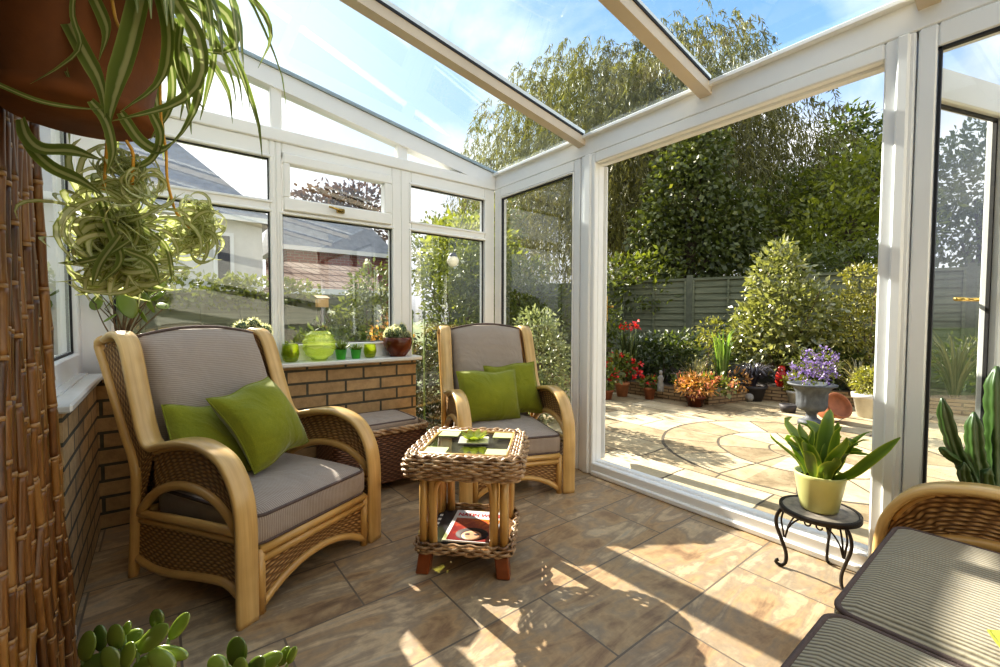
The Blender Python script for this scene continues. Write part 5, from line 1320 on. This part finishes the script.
b = MB(); b.lathe([(0, 0), (.05, 0), (.045, .03), (.07, .10), (.075, .17), (.05, .23), (.042, .25), (.05, .28), (.035, .31), (0, .32)], 18); b.build('body', 'red_ceramic', st_)
b = MB(); b.tube([(0, 0, .27), (-.06, -.03, .265), (-.08, -.04, .255)], [.016, .010, .002], 6); b.build('beak', 'gnarl', st_)
st_ = thing('stone_figurine', 'small pale stone figurine in the flower bed behind the geraniums', 'statue', (*W(660.5, 392, 5.6)[:2], .04))
b = MB(); b.lathe([(0, 0), (.06, 0), (.05, .04), (.055, .10), (.04, .16), (.055, .20), (.03, .235), (.022, .25)], 16); b.ball((0, 0, .285), (.030, .030, .036), 14, 8); b.build('figure', 'dull_stone', st_); st_.scale = (.75, .75, .85)

# planting in the bed; each stands on the soil
def bed(u, v, d): q = W(u, v, d); return (q[0], q[1], .04)
shrub('white_flowered_shrub', 'dark rounded shrub dotted with white flowers against the fence', bed(663, 385, 6.5), [((0, 0, .36), (.36, .40, .34)), ((.05, -.25, .5), (.26, .26, .25)), ((0, .25, .40), (.28, .28, .3))], 1700, .075, 'leaf_dark', .5, flowers=('petal_white', 46, .03, .5))
grass('iris_clump', 'dark upright iris clump with red flowers at the left of the bed', bed(628, 392, 6.3), 46, .75, .035, .30, 'leaf_dark', 8, .7)
b = MB()
for q in (622, 631, 636):
    p = W(q, 326, 6.25); b.tube([(p[0], p[1], .06), p], .006, 5)
o = b.build('flower_stem', 'stem_green'); tag(o, 'tall thin stems carrying red flowers above the iris', 'flower'); f_ = MB()
for q in (622, 631, 636): f_.leaves(W(q, 326, 6.25) + rng.normal(size=(14, 3)) * .025, .05, .8, 0, rng.normal(size=(14, 3)))
f_.build('petals', 'petal_red', o, False)
grass('sword_iris', 'bright green sword leaved iris before the big shrub', bed(722, 386, 5.75), 34, .74, .04, .22, 'grass_green', 9, .9)
shrub('yellow_green_shrub', 'airy yellow green shrub between the white flowers and the iris', bed(703, 388, 6.6), [((0, 0, .40), (.34, .34, .36)), ((.1, -.1, .75), (.15, .2, .22))], 800, .065, 'leaf_yellow', .4)
grass('tan_grass', 'wispy tan grass behind the peach flowers', bed(694, 390, 5.8), 80, .42, .006, .34, 'grass_tan', 12, .6)
shrub('low_red_plant', 'low reddish plant at the foot of the sword iris', bed(738, 390, 5.6), [((0, 0, .14), (.14, .14, .13))], 140, .05, 'leaf_orange', .4)
shrub('variegated_shrub', 'tall variegated evergreen shrub standing before the fence', bed(781, 392, 6.15), [((0, 0, 1.0), (.45, .50, .60)), ((0, .08, 1.52), (.34, .35, .40)), ((-.1, .34, .75), (.34, .34, .45)), ((.1, -.34, .95), (.34, .32, .45)), ((-.1, 0, .55), (.42, .45, .35)), ((0, .05, 1.85), (.18, .18, .2))], 4400, .088, 'leaf_variegated', .55)
shrub('gold_conifer', 'golden tipped spreading conifer right of the variegated shrub', bed(866, 395, 5.85), [((0, 0, .9), (.52, .48, .16)), ((.1, .2, 1.12), (.42, .36, .14)), ((-.1, -.1, 1.3), (.36, .34, .14)), ((.0, .1, 1.52), (.24, .24, .14)), ((-.1, .25, .68), (.58, .5, .16)), ((.0, -.1, .45), (.60, .55, .16)), ((-.2, .3, .25), (.5, .5, .2))], 5600, .06, 'leaf_gold_conifer', .4)
shrub('dark_filler_shrub', 'dark leafy shrub in shade behind the black grass', bed(748, 385, 6.9), [((0, 0, .5), (.45, .5, .5))], 900, .08, 'leaf_dark', .5)
shrub('dark_low_shrub', 'dark low shrub behind the urn', bed(822, 390, 5.9), [((0, 0, .3), (.4, .5, .32))], 900, .08, 'leaf_dark', .5)
grass('arching_grass', 'pale arching grass drooping over the edging behind the white pot', bed(858, 398, 5.2), 60, .55, .014, .62, 'grass_tan', 14, .1)
shrub('left_edge_shrub', 'green shrub seen past the left door leaf', bed(612, 372, 7.0), [((0, 0, .45), (.35, .35, .45)), ((.1, .2, .9), (.25, .25, .3))], 800, .08, 'leaf_mid', .45)
# seen through the fixed side pane
shrub('silver_shrub', 'pale silvery variegated shrub outside the fixed side pane', (1.02, .55, GZ), [((0, 0, .62), (.33, .33, .42)), ((.05, .12, .98), (.22, .22, .20)), ((0, 0, .25), (.28, .28, .25))], 3400, .055, 'leaf_silver', .42)
shrub('broad_conifer', 'layered dark green conifer beyond the side pane', (3.3, 3.4, GZ), [((0, 0, 1.0), (1.0, 1.0, .35)), ((0, 0, 1.5), (.8, .8, .3)), ((0, .1, 1.95), (.55, .55, .25)), ((0, 0, .5), (1.0, 1.0, .4))], 3600, .12, 'leaf_mid', .3, cat='tree')
shrub('light_tree', 'pale green small tree behind the layered conifer', (3.1, 4.9, GZ), [((0, 0, 2.3), (1.0, 1.0, .9)), ((.2, -.3, 1.7), (.9, .9, .7)), ((-.2, .3, 2.7), (.6, .6, .5))], 3200, .14, 'leaf_light', .5, cat='tree')
# seen through the right pane
grass('spiky_grass', 'tall spiky grass seen through the right pane', bed(955, 395, 5.1), 60, .85, .022, .6, 'grass_tan', 17, .5)
shrub('right_pane_shrub', 'mid green shrub seen through the right pane', bed(985, 395, 5.6), [((0, 0, .35), (.5, .5, .35))], 900, .08, 'leaf_mid', .45)

# ------------------------------------------------------------------ trees beyond the fence
def tree(name, label, c2, lobes, n, size, mat, aspect=.5, droop=.2, trunk=.18, fill=.3, group='trees beyond the fence'):
    base = np.array([c2[0], c2[1], -.13]); t_ = thing(name, label, 'tree', tuple(base), group=group)
    L_ = [((c[0] - base[0], c[1] - base[1], c[2] - base[2]), r_) for c, r_ in lobes]
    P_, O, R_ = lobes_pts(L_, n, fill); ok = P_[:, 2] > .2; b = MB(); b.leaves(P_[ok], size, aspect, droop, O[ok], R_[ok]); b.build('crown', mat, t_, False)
    b = MB(); h = np.mean([l[0][2] for l in L_]); b.tube(smooth([(0, 0, 0), (.05, .05, h * .5), (0, 0, h)], 10), np.linspace(trunk, trunk * .5, 10), 9)
    for l in L_: e = np.array(l[0]); b.tube(smooth([(0, 0, h * .5), (e[0] * .5, e[1] * .5, (h * .5 + e[2]) / 2), e], 8), np.linspace(trunk * .45, trunk * .12, 8), 6)
    b.build('trunk', 'bark', t_); return t_
def lb(u, v, d, r_): return (tuple(W(u, v, d)), r_ if not np.isscalar(r_) else (r_, r_, r_))
# willow
wc = W(628, 300, 17.0); wil = thing('weeping_willow', 'large weeping willow with curtains of hanging strands behind the fence', 'tree', (wc[0], wc[1], -.13))
b = MB(); wr = np.random.default_rng(31); P_ = []; D_ = []; tw = MB()
for k in range(2300):
    a = wr.random() * 2 * PI; q = wr.random() ** .6; el = wr.random() ** .8 * PI / 2
    rad = .5 + .5 * wr.random() ** .5
    top = np.array([6.9 * math.cos(a) * math.cos(el) * rad, 6.9 * math.sin(a) * math.cos(el) * rad, 4.6 + 6.9 * math.sin(el) * rad * (.92 + .16 * math.sin(3 * a))])
    outw = np.array([math.cos(a), math.sin(a), 0]); Lh = min(top[2] - 1.4 - wr.random() * 1.2, 2.1 + 4.4 * wr.random())
    if Lh < .6: Lh = .6
    s_ = np.linspace(0, 1, int(14 + Lh * 8)); 
    pts = top + outw * (.55 * np.sin(np.minimum(s_ * 2.2, 1.57)))[:, None] + np.stack([0 * s_, 0 * s_, .35 * np.sin(np.minimum(s_ * 6, PI)) - Lh * s_ ** 1.25], 1) + np.cumsum(wr.normal(size=(len(s_), 3)) * .012, 0)
    P_.append(pts); D_.append(np.tile(outw * .25 + np.array([0, 0, -1.0]), (len(s_), 1)))
P_ = np.vstack(P_); D_ = np.vstack(D_); b.leaves(P_, .20, .17, .35, D_ * 1.0, None, .4)
b.leaves(P_ + wr.normal(size=P_.shape) * .04, .18, .17, .35, D_, None, .4); b.build('hanging_strands', 'leaf_willow', wil, False)
b = MB(); b.tube(smooth([(0, 0, 0), (.2, .1, 2.2), (.1, 0, 5.2), (0, 0, 7.6)], 12), np.linspace(.42, .16, 12), 10)
for k in range(14):
    a = k * 2.4; e = np.array([4.4 * math.cos(a), 4.4 * math.sin(a), 5.4 + 2.0 * wr.random()]); b.tube(smooth([(.1, 0, 2.6 + .15 * k), e * [.45, .45, .85], e], 10), np.linspace(.16, .03, 10), 6)
b.build('trunk', 'bark', wil)
tree('ivy_clad_tree', 'upright tree clad in dark ivy in front of the willow', W(690, 280, 9.4)[:2], [lb(690, 250, 9.4, (.8, .9, 1.0)), lb(682, 190, 9.4, (.65, .8, 1.1)), lb(702, 155, 9.5, (.5, .6, .7)), lb(655, 235, 9.4, (.5, .6, .8)), lb(728, 225, 9.4, (.6, .7, 1.0))], 7500, .11, 'leaf_ivy', .8, .9)
tree('leafy_tree', 'yellow green leafy tree at the right of the garden doorway', W(850, 270, 9.5)[:2], [lb(860, 190, 9.8, (1.1, 1.1, .9)), lb(835, 235, 9.3, (1.0, 1.0, .9)), lb(875, 230, 9.3, (.9, 1.0, 1.0)), lb(800, 255, 9.2, (.7, .8, .6)), lb(880, 165, 10.2, (.7, .8, .7))], 6000, .13, 'leaf_light', .5)
tree('shade_tree', 'dark leafy tree between ivy and the leafy tree', W(775, 270, 10.5)[:2], [lb(770, 235, 10.5, (1.0, 1.0, 1.0)), lb(790, 200, 11, (.8, .8, .8)), lb(750, 265, 10, (.7, .9, .6))], 4200, .13, 'leaf_mid', .5)
tree('tall_conifer', 'tall dark conifer rising on the skyline at right', W(862, 270, 15)[:2], [lb(850, 120, 15, (.55, .55, .5)), lb(856, 140, 15, (1.0, 1.0, .7)), lb(862, 165, 15, (1.4, 1.4, .9)), lb(850, 200, 15, (1.8, 1.8, 1.4))], 3600, .26, 'leaf_dark', .35, .5)
tree('laurel_hedge_tree', 'dark laurel bush peering over the fence at left', W(640, 280, 8.9)[:2], [lb(622, 272, 9.0, (.7, .7, .35)), lb(655, 268, 9.0, (.6, .6, .4)), lb(640, 290, 8.9, (.9, .9, .5))], 1500, .14, 'leaf_mid', .4)
tree('skimmia_bush', 'glossy green bush above the fence beside the leafy tree', W(850, 270, 7.6)[:2], [lb(850, 262, 7.9, (.8, .9, .35)), lb(800, 268, 8.2, (.6, .7, .3))], 1400, .12, 'leaf_mid', .35)
tree('far_right_tree', 'broad tree seen through the right pane', W(985, 270, 10)[:2], [lb(975, 200, 10, (1.6, 1.6, 1.5)), lb(960, 240, 9.5, (1.2, 1.4, .9)), lb(1010, 170, 10, (1.4, 1.4, 1.4))], 5200, .15, 'leaf_mid', .5)

# ------------------------------------------------------------------ beyond the rear windows
def prism_house(name, label, x0, x1, y0, y1, zw, zr, wmat, rmat, hip0=0., hip1=0.8, over=.25, windows=()):
    t_ = thing(name, label, 'house', ((x0 + x1) / 2, (y0 + y1) / 2, -.13)); ox, oy = (x0 + x1) / 2, (y0 + y1) / 2; zo = .13
    b = MB(); b.box((0, 0, (zw + zo) / 2), (x1 - x0, y1 - y0, zw + zo)); b.build('wall', wmat, t_, False)
    hx = (x1 - x0) / 2 + over; hy = (y1 - y0) / 2 + over; Z = zw + zo; Zr = zr + zo
    V = [(-hx, -hy, Z), (hx, -hy, Z), (hx, hy, Z), (-hx, hy, Z), (-hx + hip0, 0, Zr), (hx - hip1, 0, Zr)]
    b = MB(); b.add(V, [(0, 1, 5, 4), (2, 3, 4, 5), (1, 2, 5), (3, 0, 4), (0, 3, 2, 1)]); b.build('roof', rmat, t_, False)
    b = MB(); b.bar((-hx, -hy - .01, Z - .02), (hx, -hy - .01, Z - .02), .05, .12); b.build('fascia', 'upvc', t_, False)
    for (wx0, wx1, wz0, wz1) in windows:
        b = MB(); b.box(((wx0 + wx1) / 2 - ox, y0 - oy - .02, (wz0 + wz1) / 2 + zo), (wx1 - wx0, .08, wz1 - wz0)); w_ = b.build('window', 'upvc', t_, False)
        b = MB(); b.box(((wx0 + wx1) / 2 - ox, y0 - oy - .05, (wz0 + wz1) / 2 + zo), (wx1 - wx0 - .16, .06, wz1 - wz0 - .16)); b.build('pane', 'pane_dark', w_, False)
    return t_
e1 = ony(269, 221, 9); r1 = ony(232, 157, 9)
prism_house('neighbour_house', 'white rendered house with grey hipped roof beyond the left rear window', -7.5, float(e1[0]) - .15, 9.0, 14.0, float(e1[2]) - .05, 5.6, 'render_white', 'slate_roof', 0, 1.9, .25, [(-1.15, -.75, 1.7, 2.9), (-3.4, -2.2, 1.6, 2.9)])
a0 = ony(287, 262, 10); a1 = ony(352, 262, 10)
prism_house('brick_annexe', 'red brick building with shallow grey roof beyond the middle rear window', float(a0[0]), float(a1[0]) + 1.2, 10.0, 13.0, 2.85, 4.3, 'red_brick', 'slate_roof', 0.2, .6, .2)
b0 = ony(290, 290, 7.2); b1_ = ony(380, 283, 7.2)
prism_house('tiled_shed', 'low shed with pale terracotta tiled roof behind the rear garden shrubs', float(b0[0]), float(b1_[0]), 7.2, 9.2, 1.55, 2.25, 'fence_wood', 'tiled_roof', .3, .3, .2)
shrub('ivy_on_fence', 'ivy tumbling along the top of the rear fence', (-1.9, 3.55, GZ), [((-.9, 0, 1.38), (.8, .16, .18)), ((.1, .05, 1.40), (.7, .16, .20)), ((.9, .1, 1.42), (.7, .18, .20)), ((-1.5, 0, 1.2), (.5, .2, .3))], 2400, .07, 'leaf_rear', .7, stem=None, cat='ivy')
shrub('white_flowered_bush', 'leafy bush with pale flowers outside the middle rear window', (*ony(366, 330, 3.1)[:2], GZ), [((0, 0, 1.0), (.42, .4, .55)), ((.1, 0, 1.5), (.30, .3, .30)), ((-.3, 0, .75), (.35, .35, .45)), ((0, 0, .45), (.5, .45, .45))], 3200, .08, 'leaf_rear', .45, flowers=('petal_white', 50, .05, 1.0))
shrub('tall_rear_bush', 'tall light green bush outside the floor-length rear window', (*ony(455, 330, 3.7)[:2], GZ), [((0, 0, 1.1), (.55, .5, .7)), ((-.3, 0, 1.7), (.4, .4, .5)), ((.3, 0, 1.9), (.45, .4, .5)), ((0, 0, .5), (.6, .5, .5))], 4200, .09, 'leaf_rear', .45, flowers=('petal_white', 30, .05, 1.2))
shrub('low_dark_bush', 'low dark bush outside the middle rear window beside the sill globe', (*ony(318, 345, 2.6)[:2], GZ), [((0, 0, .55), (.42, .4, .42)), ((.4, 0, .4), (.3, .3, .35))], 1500, .07, 'leaf_dark', .45)
shrub('rust_bush', 'small rusty leaved bush outside beside the brown cactus bowl', (*ony(392, 335, 2.2)[:2], GZ), [((0, 0, .8), (.25, .25, .3)), ((0, 0, .4), (.22, .22, .3))], 700, .06, 'leaf_orange', .45)
tree('purple_tree', 'dark purple leaved tree above the rooftops', ony(345, 250, 19)[:2], [(tuple(ony(330, 207, 19)), (2.0, 2, .9)), (tuple(ony(362, 205, 19)), (1.9, 2, 1.0)), (tuple(ony(345, 225, 19)), (2.4, 2, 1.4))], 2600, .28, 'leaf_purple', .5, group=None)
tree('rear_garden_tree', 'light green tree behind the tall rear bush', ony(465, 250, 6.5)[:2], [(tuple(ony(455, 250, 6.5)), (1.1, 1, .9)), (tuple(ony(490, 235, 6.5)), (1.0, 1, 1.1)), (tuple(ony(425, 262, 6.5)), (.8, .8, .7))], 3600, .12, 'leaf_rear', .45, group=None)
shrub('clipped_dark_hedge', 'dense dark low hedge close outside the floor-length rear window', (-.1, .85, GZ), [((-.35, 0, .45), (.45, .28, .48)), ((.2, .05, .5), (.5, .3, .48)), ((.8, .1, .5), (.5, .3, .48)), ((-.1, 0, .2), (.7, .3, .3))], 7000, .05, 'leaf_yew', .5, cat='hedge')
# small lamp, bird box, stakes
g = ony(453, 261, .65); t_ = thing('hanging_globe_lamp', 'pale glass globe lamp hanging outside the floor-length rear window', 'lamp', tuple(g))
b = MB(); b.ball((0, 0, 0), .055, 20, 12); b.build('globe', 'globe_white', t_); b = MB(); b.lathe([(0, .075), (.02, .072), (.04, .05), (.042, .035), (0, .03)], 16); b.build('cap', 'lead_grey', t_)
b = MB(); b.tube([(0, 0, .07), (0, -.30, .59), (0, -.575, .60)], .004, 5); b.build('bracket', 'lead_grey', t_)
g = ony(322, 303, 3.05); t_ = thing('bird_box', 'small yellow wooden bird box on a post outside the middle rear window', 'bird box', (g[0], g[1], GZ))
b = MB(); b.box((0, 0, g[2] - GZ), (.13, .12, .11)); b.add([(-.08, -.08, g[2] - GZ + .06), (.08, -.08, g[2] - GZ + .06), (.08, .08, g[2] - GZ + .10), (-.08, .08, g[2] - GZ + .10)], [(0, 1, 2, 3)]); b.build('box', 'rattan_pole', t_, False)
b = MB(); b.tube([(0, 0, 0), (0, 0, g[2] - GZ - .05)], .02, 6); b.build('post', 'bark', t_)
for u, w_ in ((412, 'nearer the middle rear window'), (424, 'further from the middle rear window')):
    g = ony(u, 313, .45); t_ = thing('garden_stake', 'thin dark green finial stake outside the glass, ' + w_, 'stake', (g[0], g[1], GZ), group='finial stakes')
    b = MB(); b.tube([(0, 0, 0), (0, 0, g[2] - GZ)], .008, 6); b.build('stake', 'stem_green', t_); b = MB(); h = g[2] - GZ; b.lathe([(0, h + .03), (.01, h + .02), (.018, h), (.008, h - .015), (.016, h - .03), (.008, h - .05)], 10); b.build('finial', 'leaf_dark', t_)
b = MB(); b.box((-5.4, -1.5, 1.3), (.2, 9.0, 2.9)); o = b.build('neighbour_wall', 'render_white', None, False); tag(o, 'white rendered garden wall outside the left window', 'wall', kind='structure')
